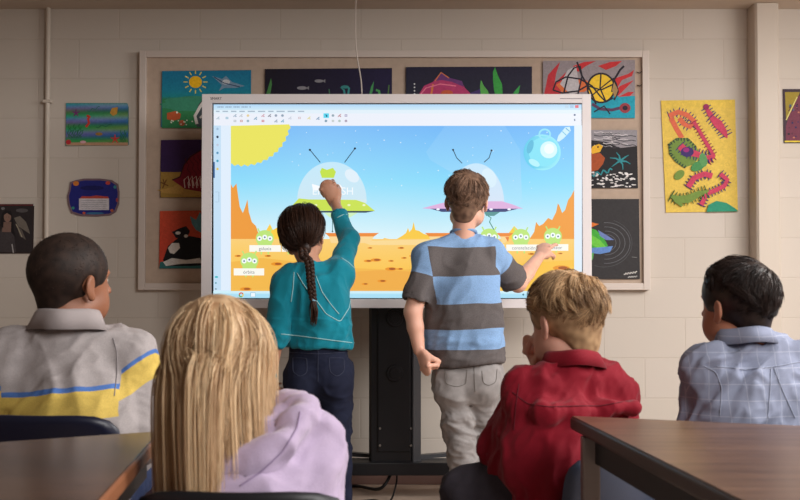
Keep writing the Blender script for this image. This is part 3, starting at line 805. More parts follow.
d.rect(323.5, 113.4, 329, 118, (90, 215, 240)); d.poly([(325.5, 114), (327.8, 116), (326.2, 117.3)], (30, 60, 110))
for i, c in enumerate([(190, 215, 235), (170, 200, 230), (230, 110, 120)]): d.rect(565 + i * 5, 105.2, 568.5 + i * 5, 108, c)
d.oval(574.6, 115, 1.1, 1, (90, 110, 140), n=8); d.rect(574, 119, 575.2, 121, (110, 130, 150))
# side tabs
d.rect(213.6, 125.6, 221, 290, (196, 224, 246)); d.rect(221, 125.6, 231, 290, (224, 238, 252))
for y, c in ((129, (160, 190, 220)), (137, (30, 50, 80)), (145, (190, 200, 220)), (153, (90, 150, 190)), (161, (60, 160, 190)), (169, (225, 195, 90))): d.oval(217.6, y, 1.2, 1.3, c, n=10)
d.rect(213.6, 162, 215, 178, (70, 110, 160)); d.line([(215.5, 192), (219, 192), (219, 202), (215.5, 202)], .5, (150, 180, 205))
d.oval(216.5, 277, 1.8, 1, (60, 190, 200), n=10); d.oval(216, 283, 1, 1, (110, 170, 190), n=8); d.oval(216, 289, 1, 1, (130, 160, 180), n=8)
# the picture
X0, Y0, X1, Y1 = 231, 126, 574, 291
def sky(q):
    t = (q[1] - 126) / 110.0
    a, m_, b_ = np.array((112, 182, 246)), np.array((136, 218, 250)), np.array((216, 242, 250))
    c = a + (m_ - a) * min(t / .5, 1) if t < .5 else m_ + (b_ - m_) * min((t - .5) / .5, 1)
    k = max(0, 1 - abs(q[0] - 320) / 130.0) * .12
    return c + (255 - c) * k
d.grad(X0, Y0, X1, 245, sky, 16, 24)
def tint(q):
    c = sky(q); return c + (np.array((190, 225, 250)) - c) * .16
d.poly([(445, 126), (505, 126), (520, 150), (522, 200), (516, 210), (430, 160), (426, 152)], tint)
for i in range(46):
    x, y = random.uniform(292, 572), random.uniform(129, 190); r_ = random.choice((.35, .45, .6)); d.oval(x, y, r_, r_, (235, 248, 255), n=6)
pts = [(231, 126), (290, 126)]
for i in range(25):
    a = math.radians(8 + i * (82 + 14) / 24); r_ = 47.5 + (1.3 if i % 2 else -.8); pts.append((243 + r_ * math.cos(a), 118 + r_ * math.sin(a)))
pts = [q for q in pts if q[0] >= 231]; pts.append((231, 165)); d.poly(pts, (234, 228, 96))
d.poly([(248, 240), (256, 232), (263, 236), (270, 224), (273, 230), (280, 226), (286, 232), (300, 236), (320, 240), (320, 250), (248, 250)], (252, 206, 70))
d.poly([(395, 240), (402, 236), (406, 233), (408, 228), (409.4, 232), (412, 229), (413.6, 222), (415.4, 230), (419, 231), (424, 234), (440, 238), (440, 244), (380, 244), (384, 238)], (250, 204, 76))
d.poly([(500, 240), (508, 234), (514, 226), (518, 230), (530, 238), (530, 246), (500, 246)], (252, 206, 70))
d.poly([(231, 184), (233, 188), (236.6, 183.5), (238, 194), (240, 207), (243, 213), (245, 208), (247.6, 199.5), (249, 212), (252, 222), (256, 226), (260, 237), (270, 240), (300, 241), (300, 250), (231, 250)], (238, 156, 62))
d.poly([(574, 190), (571, 196), (568, 200), (565, 210), (562, 213), (559, 205), (557.6, 203.6), (556, 212), (552, 220), (548, 218), (543, 224), (539, 226), (536, 222), (534, 232), (528, 241), (520, 243), (574, 248)], (240, 158, 62))
def ground(q):
    t = (q[1] - 238) / 53; return np.array((250, 208, 122)) + (np.array((250, 198, 84)) - np.array((250, 208, 122))) * min(max(t, 0) * 1.6, 1)
d.grad(X0, 239, X1, Y1, ground, 6, 10)
d.poly([(231, 262), (262, 258), (300, 262), (350, 268), (400, 270), (440, 266), (440, 291), (231, 291)], (244, 186, 80)); d.poly([(352, 272), (380, 270), (420, 272), (430, 291), (300, 291), (330, 278)], (240, 174, 74))
d.poly([(360, 241), (440, 239), (445, 243), (420, 245), (370, 245)], (250, 218, 150)); d.poly([(490, 268), (540, 262), (574, 260), (574, 291), (470, 291)], (250, 198, 76))
for x0_, x1_ in ((325, 379), (425, 455), (496, 514)):
    d.poly([(x0_, 233), (x1_, 233), (x1_ - 5, 236.5), (x0_ + 4, 236.5)], (238, 140, 60)); d.poly([(x0_ + 4, 236.5), (x1_ - 5, 236.5), (x1_ - 9, 243), (x0_ + 6, 243)], (250, 216, 150))
    d.poly([((x0_ + x1_) / 2, 237), ((x0_ + x1_) / 2 + 4, 237), ((x0_ + x1_) / 2 + 3, 242)], (232, 130, 60))
for x, y, s_ in ((238, 256, .8), (268, 256, .8), (277, 264, 1.4), (246, 289, 1.4), (368, 261, 1), (376, 260, 1.3), (391, 269, 1.4), (400, 269, .8), (401, 248, .8), (382, 281, 1.1), (370, 248, .6), (391, 261, .7), (412, 256, .7), (561, 268, 2.0), (531, 254, .8), (560, 253.5, .6), (548, 254, .6), (404, 258, .7), (510, 270, 1.0), (365, 284, .8)):
    d.oval(x, y, 4.2 * s_, 1.3 * s_, (236, 150, 44), n=14); d.oval(x + .8 * s_, y - .1, 2.4 * s_, .8 * s_, (170, 92, 40), n=10)
# saucers
def dome(cx, cy, rx, ry, ca, cb):
    d.oval(cx, cy, rx, ry, lambda q: np.array(ca) + (np.array(cb) - np.array(ca)) * min(max((q[1] - cy + ry) / ry, 0), 1), n=36, a0=180, a1=360)
dome(332, 200, 34.6, 38, (196, 232, 250), (206, 232, 244)); d.oval(352, 176, 8, 5.5, (226, 240, 250), rot=.7); d.rect(297.6, 199.6, 366.6, 203, (214, 234, 236))
d.poly([(299, 198.5), (309, 199.5), (356, 200), (365, 203), (375, 211), (352, 211.8), (318, 210.6), (290, 208)], (202, 226, 84)); d.poly([(320, 211), (375, 211), (366, 212.8), (318, 212.6)], (46, 66, 90)); d.poly([(324, 212.8), (358, 212.8), (350, 217.5), (330, 217.5)], (206, 240, 190))
for x in (316, 331, 349, 364): d.oval(x, 205.2, 1.6, 1.1, (240, 246, 190), n=10)
d.line([(332.6, 217.5), (332.6, 231)], .7, (50, 110, 110)); d.oval(332.6, 231.5, .8, .8, (40, 60, 60), n=8)
d.poly([(320, 172), (322, 168), (327, 170), (333, 168), (336, 172), (334, 178), (322, 178)], (196, 226, 74))
d.poly([(312, 184), (319, 186), (340, 184.5), (343, 188), (338, 192), (322, 191), (313, 190)], (250, 252, 255)); d.text(333, 191.6, 'ENGLISH', 7.4, (246, 251, 255))
for a, b_ in (((320.4, 162.6), (310, 150)), ((344.6, 162.6), (355, 148.6))): d.line([a, b_], .8, (24, 42, 60)); d.oval(b_[0], b_[1], 1.2, 1.1, (20, 34, 50), n=8)
dome(476, 203, 28, 39.5, (198, 230, 250), (214, 228, 246)); d.oval(489, 178, 7, 10, (216, 238, 250), rot=-.4)
d.poly([(422, 208.4), (440, 203.6), (450, 201.4), (502, 201.4), (512, 204.4), (523, 208.6), (500, 209.8), (440, 209.8)], (222, 178, 222)); d.poly([(430, 208.8), (518, 208.8), (505, 212), (442, 212)], (62, 70, 120)); d.poly([(484, 212), (500, 212), (494, 216), (486, 216)], (90, 150, 150))
for x in (438, 452, 476, 491, 509): d.oval(x, 209.4, 1.8, 1, (242, 246, 255), n=10)
d.line([(488, 216), (491, 218), (489.4, 222), (495, 232)], .9, (40, 130, 110))
for pth in ([(462, 163.4), (456.6, 158), (453, 150)], [(484, 162.4), (489, 158), (491.4, 150.6)]): d.line(pth, .8, (24, 42, 60)); d.oval(pth[-1][0], pth[-1][1], 1.1, 1, (20, 34, 50), n=8)
# planet, ring and bottle
d.oval(542, 152.6, 18.6, 18, lambda q: (96, 204, 236) if q[0] < 534 else (150, 232, 246), n=36); d.oval(543.5, 152, 15, 14.5, (132, 226, 246)); d.oval(548.5, 150, 8.5, 8.5, (214, 246, 252), n=24); d.oval(549, 149, 5, 5, (240, 252, 255)); d.oval(530, 147, 3, 7, (90, 186, 220), rot=.3); d.oval(534, 163, 6, 3, (180, 240, 250), rot=.5)
d.ring(544.5, 134.6, 5.4, 1.8, (150, 226, 246), ry=5)
d.poly([(556.5, 141.5), (558, 136), (565, 127.5), (569.5, 127), (570.5, 131), (563.5, 138.5), (559, 141.8)], (206, 238, 250)); d.line([(562, 131.5), (566, 135.5)], 1, (130, 200, 230)); d.line([(565.5, 128.4), (569.4, 131.6)], 1, (110, 180, 220))
# little green figures holding word cards
def creature(x, y, k=1.0):
    g = (190, 230, 124)
    d.line([(x - 5, y - 6), (x - 7, y - 10)], 1.4, g); d.line([(x + 5, y - 6), (x + 7, y - 10)], 1.4, g)
    d.oval(x, y, 9 * k, 8.4 * k, g, n=24); d.oval(x, y + 6, 7 * k, 7 * k, g, n=20)
    for dx in (-5.2, 0, 5.2): d.oval(x + dx, y - (1.2 if dx == 0 else 0), 2.5, 2.5, (245, 252, 250), n=14); d.oval(x + dx, y - (1.2 if dx == 0 else -.1), .9, .9, (60, 100, 140), n=8)
    for dx in (-3.5, 3.5): d.line([(x + dx, y + 12), (x + dx, y + 16)], 1.4, g)
def card(x0, y0, x1, y1, t): d.rect(x0, y0, x1, y1, (252, 250, 240)); d.text((x0 + x1) / 2, (y0 + y1) / 2 + .3, t, 3.3, (120, 124, 130))
for x, y, r_, t in ((265, 238.5, (249.6, 245.2, 281, 251.8), 'galaxia'), (292, 238.5, (282, 245.2, 313, 251.8), 'cometa'), (249.6, 261, (234, 268.4, 264.4, 275.4), 'órbita'), (489, 237, (475, 244.4, 504, 250.8), ''), (520.6, 237.4, (506, 244.6, 541, 251), 'constelación'), (552.6, 236.4, (541.6, 244.2, 568, 250.8), 'meteor')):
    creature(x, y); card(*r_, t)
# margins and task bar redrawn over the picture's ends
d.rect(574, 125.6, D0[2], 291, (226, 240, 252)); d.rect(213.6, 291, D0[2], 298, (196, 236, 248)); d.grad(213.6, 291, D0[2], 298, lambda q: (206, 240, 250) if q[1] < 294 else (170, 224, 246), 6, 4)
d.ring(241.5, 294.8, 1.9, 1.2, (214, 80, 60), a0=180, a1=330); d.ring(241.5, 294.8, 1.9, 1.2, (90, 170, 90), a0=60, a1=180); d.ring(241.5, 294.8, 1.9, 1.2, (235, 200, 70), a0=-30, a1=60); d.rect(251, 292.6, 255.6, 296.8, (240, 250, 255)); d.line([(251, 292.6), (255.6, 292.6), (255.6, 296.8), (251, 296.8), (251, 292.6)], .5, (120, 180, 210))
for x in (523, 528, 533): d.oval(x, 294.6, 1, 1, (60, 120, 140), n=8)
d.build('display', m_display, sc)

# stand
st = empty('screen_stand', (P(395, 470, 5.15)[0], 5.15, 0.0), 'black metal column stand on a wide castered base, carrying the big screen', 'screen stand')
xa, _, xb, _ = rectw(369, 300, 421, 455, 5.13)
zt = z0 + .095; zb = .17
w = MB()
w.prism([(xa, 5.20), (xa, 5.145), (xa + .012, 5.13), (xb - .045, 5.13), (xb - .040, 5.137), (xb - .04, 5.20)], zb, zt); w.build('column', m_stand, st)
w = MB(); w.prism([(xb - .04, 5.20), (xb - .039, 5.128), (xb - .034, 5.128), (xb, 5.15), (xb, 5.20)], zb, zt); w.build('side_rail', m_rail, st)
w = MB(); xi = P(378, 350, 5.13)[0]
w.box((xi, 5.124, .22), (xb - .052, 5.132, zt), bev=.002); w.build('front_panel', m_stand, st)
for cyy in (318, 373):
    c = P(395, cyy, 5.12)
    w = MB(); w.tube([(c[0], 5.128, c[2]), (c[0], 5.116, c[2])], [.040, .037], 28); w.tube([(c[0], 5.118, c[2]), (c[0], 5.112, c[2])], [.026, .024], 24)
    w.box((c[0] - .02, 5.109, c[2] - .004), (c[0] + .02, 5.113, c[2] + .004)); w.build('cable_cap', m_stand, st)
for (px_, py_) in ((380, 428.5), (411, 428.5), (380, 445.5), (411, 445.5)):
    c = P(px_, py_, 5.12); w = MB(); w.tube([(c[0], 5.126, c[2]), (c[0], 5.119, c[2])], .0055, 10); w.build('screw', m_screw, st)
bx0, bx1 = -.40, .42
w = MB(); w.box((bx0, 5.10, .112), (bx1, 5.24, .172), bev=.006); w.build('base_beam', m_stand, st)
for sx, x_ in ((-1, bx0), (1, bx1)):
    w = MB(); w.prism([(x_ - .035 + sx * .02, 5.42), (x_ - .035, 4.86), (x_ + .035, 4.86), (x_ + .035 + sx * .02, 5.42)], .10, .15, bev=.006); w.build('foot', m_stand, st)
    w = MB(); w.prism([(sx * .06, 5.20), (sx * .06, 5.24), (x_, 5.40), (x_, 5.36)] if sx < 0 else [(x_, 5.36), (x_, 5.40), (sx * .06 + .02, 5.24), (sx * .06 + .02, 5.20)], .172, .19); w.build('brace', m_rail, st)
    for yy in (4.90, 5.36):
        w = MB(); w.tube([(x_ - .012, yy, .038), (x_ + .012, yy, .038)], .038, 20); w.box((x_ - .02, yy - .012, .06), (x_ + .02, yy + .012, .104)); w.build('caster', m_stand, st)

# cables on the floor and the pull cord above
m_cable = mat('black_cable', (18, 16, 18), 0.5)
m_cord = mat('white_cord', (214, 204, 196), 0.6)
def bez(pts, n=24):
    pts = [np.array(q, float) for q in pts]; out = []
    for i in range(len(pts) - 1):
        p0 = pts[max(i - 1, 0)]; p1 = pts[i]; p2 = pts[i + 1]; p3 = pts[min(i + 2, len(pts) - 1)]
        for t in np.linspace(0, 1, n, endpoint=False):
            out.append(.5 * ((2 * p1) + (-p0 + p2) * t + (2 * p0 - 5 * p1 + 4 * p2 - p3) * t ** 2 + (-p0 + 3 * p1 - 3 * p2 + p3) * t ** 3))
    out.append(pts[-1]); return out
def floor_pt(px, py, z=.008):
    Y = 5.0
    for _ in range(30):
        q = P(px, py, Y); Y *= (HC - z) / (HC - q[2])
    return P(px, py, Y)
w = MB(); w.tube(bez([floor_pt(300, 494, .009), floor_pt(330, 489, .009), floor_pt(355, 486, .009), (P(380, 480, 5.17)[0], 5.17, .04), (P(392, 470, 5.19)[0], 5.19, .115)], 10), .008, 8)
tag(w.build('power_cable', m_cable, smooth=True), 'thick black cable sweeping left over the floor from the screen stand', 'cable')
w = MB(); w.tube(bez([floor_pt(340, 504, .006), floor_pt(372, 500, .006), (P(389, 490, 5.02)[0], 5.0, .012), (P(396, 476, 5.16)[0], 5.16, .06), (P(397, 470, 5.18)[0], 5.18, .113)], 10), .0045, 8)
tag(w.build('data_cable', m_cable, smooth=True), 'thin black cable curving to the floor under the screen stand', 'cable')
w = MB(); zc = zs
w.tube(bez([(P(356, 10, 5.3)[0], 5.3, zc), P(355.5, 22, 5.3), P(356, 45, 5.29), P(358, 62, 5.27), P(361, 80, 5.24), P(362, 100, 5.2), P(362, 140, 5.18)], 10), .0032, 6)
tag(w.build('pull_cord', m_cord, smooth=True), 'thin white cord hanging from above down behind the screen', 'cord')
# ================================================================== people toolkit
def rotm(yaw, pitch=0, roll=0):
    """columns: right, forward, up.  yaw 0 looks away from the camera, + turns to the right; pitch + looks up; roll + tips to the right"""
    y, p_, r = map(math.radians, (yaw, pitch, roll))
    f = np.array([math.sin(y), math.cos(y), 0]); rt = np.array([math.cos(y), -math.sin(y), 0]); u = np.array([0, 0, 1.0])
    f, u = f * math.cos(p_) + u * math.sin(p_), u * math.cos(p_) - f * math.sin(p_)
    rt, u = rt * math.cos(r) - u * math.sin(r), u * math.cos(r) + rt * math.sin(r)
    return np.stack([rt, f, u], 1)

SK_C = np.array([0, -.012, .030]); SK_R = np.array([.0745, .094, .084])       # skull ellipsoid in head units
def head_ops(fl, c, R, s, ears=True):
    def W(p): return c + R @ (np.array(p, float) * s)
    def E(p, r, k=.012, RR=None, op='+'):
        q = ell(W(p), np.array(r) * s, R if RR is None else R @ RR)
        (fl.add if op == '+' else fl.sub)(q, k)
    E(SK_C, SK_R - .002)
    E((0, .034, -.030), (.056, .052, .066), .03)
    E((0, .052, -.084), (.026, .024, .022), .025)
    for sx in (-1, 1):
        E((sx * .034, .044, -.052), (.026, .028, .034), .02)       # cheek
        E((sx * .048, .005, -.060), (.018, .030, .026), .02)       # jaw corner
        E((sx * .030, .090, .006), (.017, .014, .012), .008, op='-')   # eye socket
    E((0, .074, .024), (.042, .012, .010), .012)                    # brow
    fl.add(cap(W((0, .082, .010)), W((0, .101, -.022)), .006 * s, .0095 * s), .008)
    for sx in (-1, 1): E((sx * .009, .092, -.026), (.006, .007, .005), .004)
    E((0, .084, -.048), (.020, .009, .006), .005); E((0, .082, -.057), (.018, .009, .0065), .004)
    fl.sub(cap(W((-.017, .0935, -.0515)), W((.017, .0935, -.0515)), .0016 * s, .0016 * s), .002)
    if ears:
        for sx in (-1, 1):
            a = math.radians(22 * sx)
            RR = np.array([[math.cos(a), -math.sin(a), 0], [math.sin(a), math.cos(a), 0], [0, 0, 1]])
            b_ = math.radians(-12); RX = np.array([[1, 0, 0], [0, math.cos(b_), -math.sin(b_)], [0, math.sin(b_), math.cos(b_)]])
            E((sx * .0775, -.006, -.004), (.0068, .0165, .027), .006, RR @ RX)
            E((sx * .075, .000, -.028), (.007, .010, .012), .006)
            E((sx * .0850, -.003, .000), (.0055, .010, .017), .003, RR @ RX, '-')

def neck_ops(fl, c, R, s, base, r=.047):
    a = c + R @ (np.array([0, -.027, -.045]) * s)
    fl.add(cap(a, base, r * s, r * s * 1.06), .022)

def hand_ops(fl, wrist, d, n, side, curl=(60, 60, 60, 60), s=.9, thumb_curl=30, thumb_out=.8, spread=.06, k=.004):
    """d = towards the fingers, n = the way the palm faces, side = +1/-1 which side the thumb is on"""
    d = nrm(d); n = nrm(n - d * np.dot(n, d)); t = np.cross(d, n) * side
    w = np.array(wrist, float)
    pc0 = w + d * .012 * s; pc1 = w + d * .072 * s
    fl.add(cap(pc0, pc1, .027 * s, .034 * s, n, .40), .012)
    fl.add(cap(w + d * .02 * s + t * .018 * s + n * .006 * s, w + d * .05 * s + t * .03 * s + n * .008 * s, .015 * s, .012 * s), .01)
    off = [.029, .010, -.010, -.028]; ln = [.92, 1.02, .96, .78]; rr = [.0088, .009, .0086, .0076]
    for i in range(4):
        p = w + d * (.078 - (abs(i - 1.2) * .004)) * s + t * off[i] * s
        ang = 0; dd = nrm(d + t * spread * (1.3 - i))
        L = np.array([.040, .026, .021]) * ln[i] * s
        for j in range(3):
            ang += math.radians(curl[i]) * (.95, 1.1, .8)[j] if curl[i] else 0
            v = dd * math.cos(ang) + n * math.sin(ang)
            q = p + v * L[j]
            fl.add(cap(p, q, rr[i] * s * (1 - .06 * j), rr[i] * s * (.94 - .08 * j)), k if j else .004)
            if j == 0: fl.add(cap(p - n * .004 * s, p - n * .005 * s, rr[i] * 1.08 * s, rr[i] * 1.0 * s), .003)
            p = q
    p = w + d * .026 * s + t * .026 * s + n * .006 * s
    v0 = nrm(d * .75 + t * thumb_out + n * .45)
    ax_ = nrm(n * .8 - t * .75)
    for j, L in enumerate((.034, .028, .022)):
        a = math.radians(thumb_curl) * j
        v = nrm(v0 * math.cos(a) + ax_ * math.sin(a)); q = p + v * L * s
        fl.add(cap(p, q, (.0125, .0105, .0095)[j] * s, (.0105, .0095, .0075)[j] * s), .008 if j == 0 else .004)
        p = q

def skin_body(name, fld, m, parent, head=None, it=1):
    v, q = fld.mesh(); v = relax(v, q, it, .5)
    return mesh_obj(name, v, q, m, parent, True)

def cloth(name, fld, m, parent, fold=None, it=1, post=None, attrs=None):
    v, q = fld.mesh(); v = relax(v, q, it, .5); base = v.copy()
    for f in (fold or []): v = folds(v, q, **{k_: (w_(base) if callable(w_) else w_) for k_, w_ in f.items()})
    o = mesh_obj(name, v, q, m, parent, True)
    if attrs:
        for k_, fn in attrs.items(): fattr(o, k_, fn(base))
    o['_'] = 0; del o['_']
    return o

_bvh = {}
def drape(o, pix, lift=.0015, y0=.5):
    """project a pixel path onto a garment from the viewing side; gives a path lying on the cloth"""
    if o.name not in _bvh:
        ofs = np.array(o.parent.location) if o.parent is not None else np.zeros(3)
        n = len(o.data.vertices); a = np.zeros(n * 3); o.data.vertices.foreach_get('co', a); a = a.reshape(-1, 3) + ofs
        _bvh[o.name] = BVHTree.FromPolygons(a.tolist(), [list(p_.vertices) for p_ in o.data.polygons])
    t = _bvh[o.name]; out = []; cam_p = Vector((0, 0, HC))
    dense = []
    for i in range(len(pix) - 1):
        l = math.hypot(pix[i + 1][0] - pix[i][0], pix[i + 1][1] - pix[i][1]); k = max(int(l / 1.5), 1)
        for j in range(k): dense.append((pix[i][0] + (pix[i + 1][0] - pix[i][0]) * j / k, pix[i][1] + (pix[i + 1][1] - pix[i][1]) * j / k))
    dense.append(pix[-1])
    for x, y in dense:
        dr = Vector(P(x, y, 3.0)) - cam_p; dr.normalize()
        h, nn, _, _ = t.ray_cast(cam_p, dr)
        if h is not None:
            if out and (h - Vector(out[-1])).length > .05: continue
            out.append(np.array(h + nn * lift if nn.dot(dr) < 0 else h - nn * lift))
    return out
def smooth_path(p, it=2):
    p = [np.array(q) for q in p]
    for _ in range(it): p = [p[0]] + [(p[i - 1] + 2 * p[i] + p[i + 1]) / 4 for i in range(1, len(p) - 1)] + [p[-1]]
    return p
def piping(name, o, paths, r, m, parent, lift=.001):
    for pth in paths:
        q = smooth_path(drape(o, pth, lift), 3)
        if len(q) > 2: w = MB(); w.tube(q, r, 6); w.build(name, m, parent, smooth=True)

# ---- hair: thousands of thin tapered strands growing from the scalp
def strands(name, c, R, s, m, parent, n=2500, clumps=260, accept=None, length=.06, seg=8, crown=(0, -.45, .9), lift=.25,
            grav=.0, layer=.012, width=.0011, spread=.012, flow=None, seed=1, wav=0.0, tonefn=None, droop=None, skull=None, cut=None, out_bias=None):
    rs = np.random.RandomState(seed)
    sc_, sr = (SK_C, SK_R) if skull is None else skull
    crown = nrm(crown)
    dirs = rs.normal(size=(clumps * 12, 3)); dirs /= np.linalg.norm(dirs, axis=1)[:, None]
    ok = accept(dirs) if accept else np.ones(len(dirs), bool)
    g = dirs[ok][:clumps]; nc = len(g)
    if callable(length): Lg = length(g)
    else: Lg = np.full(nc, length)
    Lg = Lg * rs.uniform(.85, 1.12, nc)
    up_l = R.T @ np.array([0, 0, 1.0])
    p = sc_ + g * sr
    path = [p.copy()]
    lay = rs.uniform(.15, 1, nc) * layer
    def outward(q):
        u = (q - sc_) / sr ** 2; return u / np.linalg.norm(u, axis=1)[:, None]
    ph = rs.uniform(0, 6.28, nc)
    for i in range(seg):
        t = (i + 1) / seg
        nrm_ = outward(p)
        if flow is not None: f = flow(p, g)
        else: f = (p - sc_) - crown * ((p - sc_) @ crown)[:, None]
        f = f + .25 * np.stack([perlin(g * 3 + 3), perlin(g * 3 + 9), perlin(g * 3 + 17)], 1) * .1
        f = f - nrm_ * (f * nrm_).sum(1)[:, None]
        f /= np.linalg.norm(f, axis=1)[:, None] + 1e-9
        d = f + nrm_ * (lift * (1 - t))
        gr = grav(g, t) if callable(grav) else grav
        d = d * (1 - np.asarray(gr).reshape(-1, 1) if np.ndim(gr) else d * 0 + 1 - gr) if np.ndim(gr) else d * (1 - gr)
        d = d - up_l * (np.asarray(gr).reshape(-1, 1) if np.ndim(gr) else gr)
        if out_bias is not None: d = d + out_bias(p, t)
        d /= np.linalg.norm(d, axis=1)[:, None] + 1e-9
        p = p + d * (Lg / seg)[:, None]
        off = lay * min(1, t * 2.5)
        k0 = np.linalg.norm((p - sc_) / (sr + off[:, None]), axis=1)
        sc2 = np.where(k0 < 1, 1 / np.maximum(k0, 1e-6), 1)
        p = sc_ + (p - sc_) * sc2[:, None]
        if wav: p = p + (np.sin(t * 7 + ph) * wav * t)[:, None] * np.cross(d, nrm_)
        path.append(p.copy())
    path = np.array(path)                       # seg+1, nc, 3
    ci = rs.randint(0, nc, n)
    # each strand keeps its offset from the clump guide, closing towards the tip
    o3 = rs.normal(size=(n, 3)) * spread
    nn = outward(path[0])[ci]; o3 = o3 - nn * (o3 * nn).sum(1)[:, None] * .75
    tt = np.linspace(0, 1, seg + 1)
    lenk = rs.uniform(.8, 1.05, n)
    S = np.zeros((seg + 1, n, 3))
    for i, t in enumerate(tt):
        x = min(t * 1.0, 1)
        idx = x * lenk * seg; i0 = np.clip(np.floor(idx).astype(int), 0, seg - 1); fr = np.clip(idx - i0, 0, 1)
        base = path[i0, ci] * (1 - fr)[:, None] + path[i0 + 1, ci] * fr[:, None]
        S[i] = base + o3 * (1 - .55 * t)
    # keep strands outside the scalp
    for i in range(1, seg + 1):
        k0 = np.linalg.norm((S[i] - sc_) / (sr * 1.0), axis=1); f_ = np.where(k0 < 1.01, 1.01 / np.maximum(k0, 1e-6), 1)
        S[i] = sc_ + (S[i] - sc_) * f_[:, None]
    k0 = np.linalg.norm((S[0] - sc_) / sr, axis=1); S[0] = sc_ + (S[0] - sc_) * (.985 / k0)[:, None]
    if cut is not None:
        keep = cut(S[0]) & (S[:, :, 0].min(0) > -.112); S = S[:, keep]; ci = ci[keep]; n = S.shape[1]
    Wd = c + (S * s) @ R.T
    T = np.gradient(Wd, axis=0); T /= np.linalg.norm(T, axis=2)[:, :, None] + 1e-9
    ref = rs.normal(size=(1, n, 3)); A = np.cross(T, ref); A /= np.linalg.norm(A, axis=2)[:, :, None] + 1e-9
    B = np.cross(T, A)
    wid = width * s * rs.uniform(.6, 1.4, n)
    prof = np.array([1 - .75 * t ** 1.5 for t in tt])
    V = np.zeros((seg + 1, n, 3, 3))
    for k_ in range(3):
        a = 2 * math.pi * k_ / 3
        V[:, :, k_] = Wd + (A * math.cos(a) + B * math.sin(a)) * (wid[None, :, None] * prof[:, None, None])
    V = V.transpose(1, 0, 2, 3).reshape(-1, 3)
    base = (np.arange(n) * (seg + 1) * 3)[:, None, None]
    i_ = (np.arange(seg) * 3)[None, :, None]; k_ = np.arange(3)[None, None, :]
    a = base + i_ + k_; b_ = base + i_ + (k_ + 1) % 3
    Q = np.stack([a, b_, b_ + 3, a + 3], -1).reshape(-1, 4)
    o = mesh_obj(name, V, Q, m, parent, True)
    tone = np.clip(.5 + .9 * perlin(S[0] * 26 + seed) + rs.normal(size=n) * .2 + .35 * (rs.rand(nc)[ci] - .5), 0, 1)
    if tonefn is not None: tone = np.clip(tonefn(S, tone), 0, 1)
    fattr(o, 'tone', np.repeat(tone, (seg + 1) * 3))
    return o

def hair_cap(name, c, R, s, m, parent, grow, cuts, extra=()):
    """close-fitting layer of hair following the skull; cuts open it at face and nape"""
    fl = Field(.004)
    fl.add(ell(c + R @ (SK_C * s), (SK_R + grow) * s, R), .01)
    for p_, r_ in extra: fl.add(ell(c + R @ (np.array(p_) * s), np.array(r_) * s, R), .035)
    for p_, r_ in cuts: fl.sub(ell(c + R @ (np.array(p_) * s), np.array(r_) * s, R), .006)
    v, q = fl.mesh(); v = relax(v, q, 2, .5)
    o = mesh_obj(name, v, q, m, parent, True)
    fattr(o, 'tone', np.clip(.35 + .5 * perlin(v * 60), 0, 1))
    return o

def eyes(c, R, s, parent, iris):
    for sx in (-1, 1):
        fl = Field(.0022); cc = c + R @ (np.array([sx * .029, .0660, .006]) * s); fl.add(ell(cc, np.array([.0108] * 3) * s, R), .001)
        v, q = fl.mesh(); o = mesh_obj('eye', v, q, [m_eye, iris], parent, True)
        f = R[:, 1]; ctr = np.array([v[qq].mean(0) for qq in q]); d_ = (ctr - cc) @ f / (.0108 * s)
        o.data.polygons.foreach_set('material_index', (d_ > .90).astype(np.int32))

def collar(name, c, up, fwd, rx, ry, h, m, parent, flare=.012, gap=25, thick=.003, drop=.0, n=40, fold=True):
    """turned-down shirt collar: a band round the neck, open at the throat"""
    up = nrm(up); fwd = nrm(fwd - up * np.dot(fwd, up)); rt = np.cross(fwd, up)
    prof = [(0, 0), (.001, h * .6), (.0035, h), (.008, h * 1.02), (.013, h * .82), (.013 + flare, h * .1 - drop)] if fold else [(0, 0), (0, h * .5), (.001, h)]
    prof2 = [(r_ + thick, z_ + (thick if 0 < i < len(prof) - 1 else 0)) for i, (r_, z_) in enumerate(prof)]
    ring = prof + prof2[::-1]; k_ = len(ring); vs = []; fs = []
    for i in range(n + 1):
        a = math.radians(90 + gap + (360 - 2 * gap) * i / n)
        ex = nrm(rt * math.cos(a) + fwd * math.sin(a))
        base = c + rt * rx * math.cos(a) + fwd * ry * math.sin(a)
        lean = .006 * math.sin(a * 3 + 1)
        for r_, z_ in ring: vs.append(base + ex * (r_ * (1 + .15 * math.sin(a * 5))) + up * (z_ + lean * .3))
    for i in range(n):
        for j in range(k_):
            l = (j + 1) % k_; fs.append([i * k_ + j, i * k_ + l, (i + 1) * k_ + l, (i + 1) * k_ + j])
    fs.append(list(range(k_))[::-1]); fs.append([n * k_ + j for j in range(k_)])
    return mesh_obj(name, np.array(vs), fs, m, parent, True)

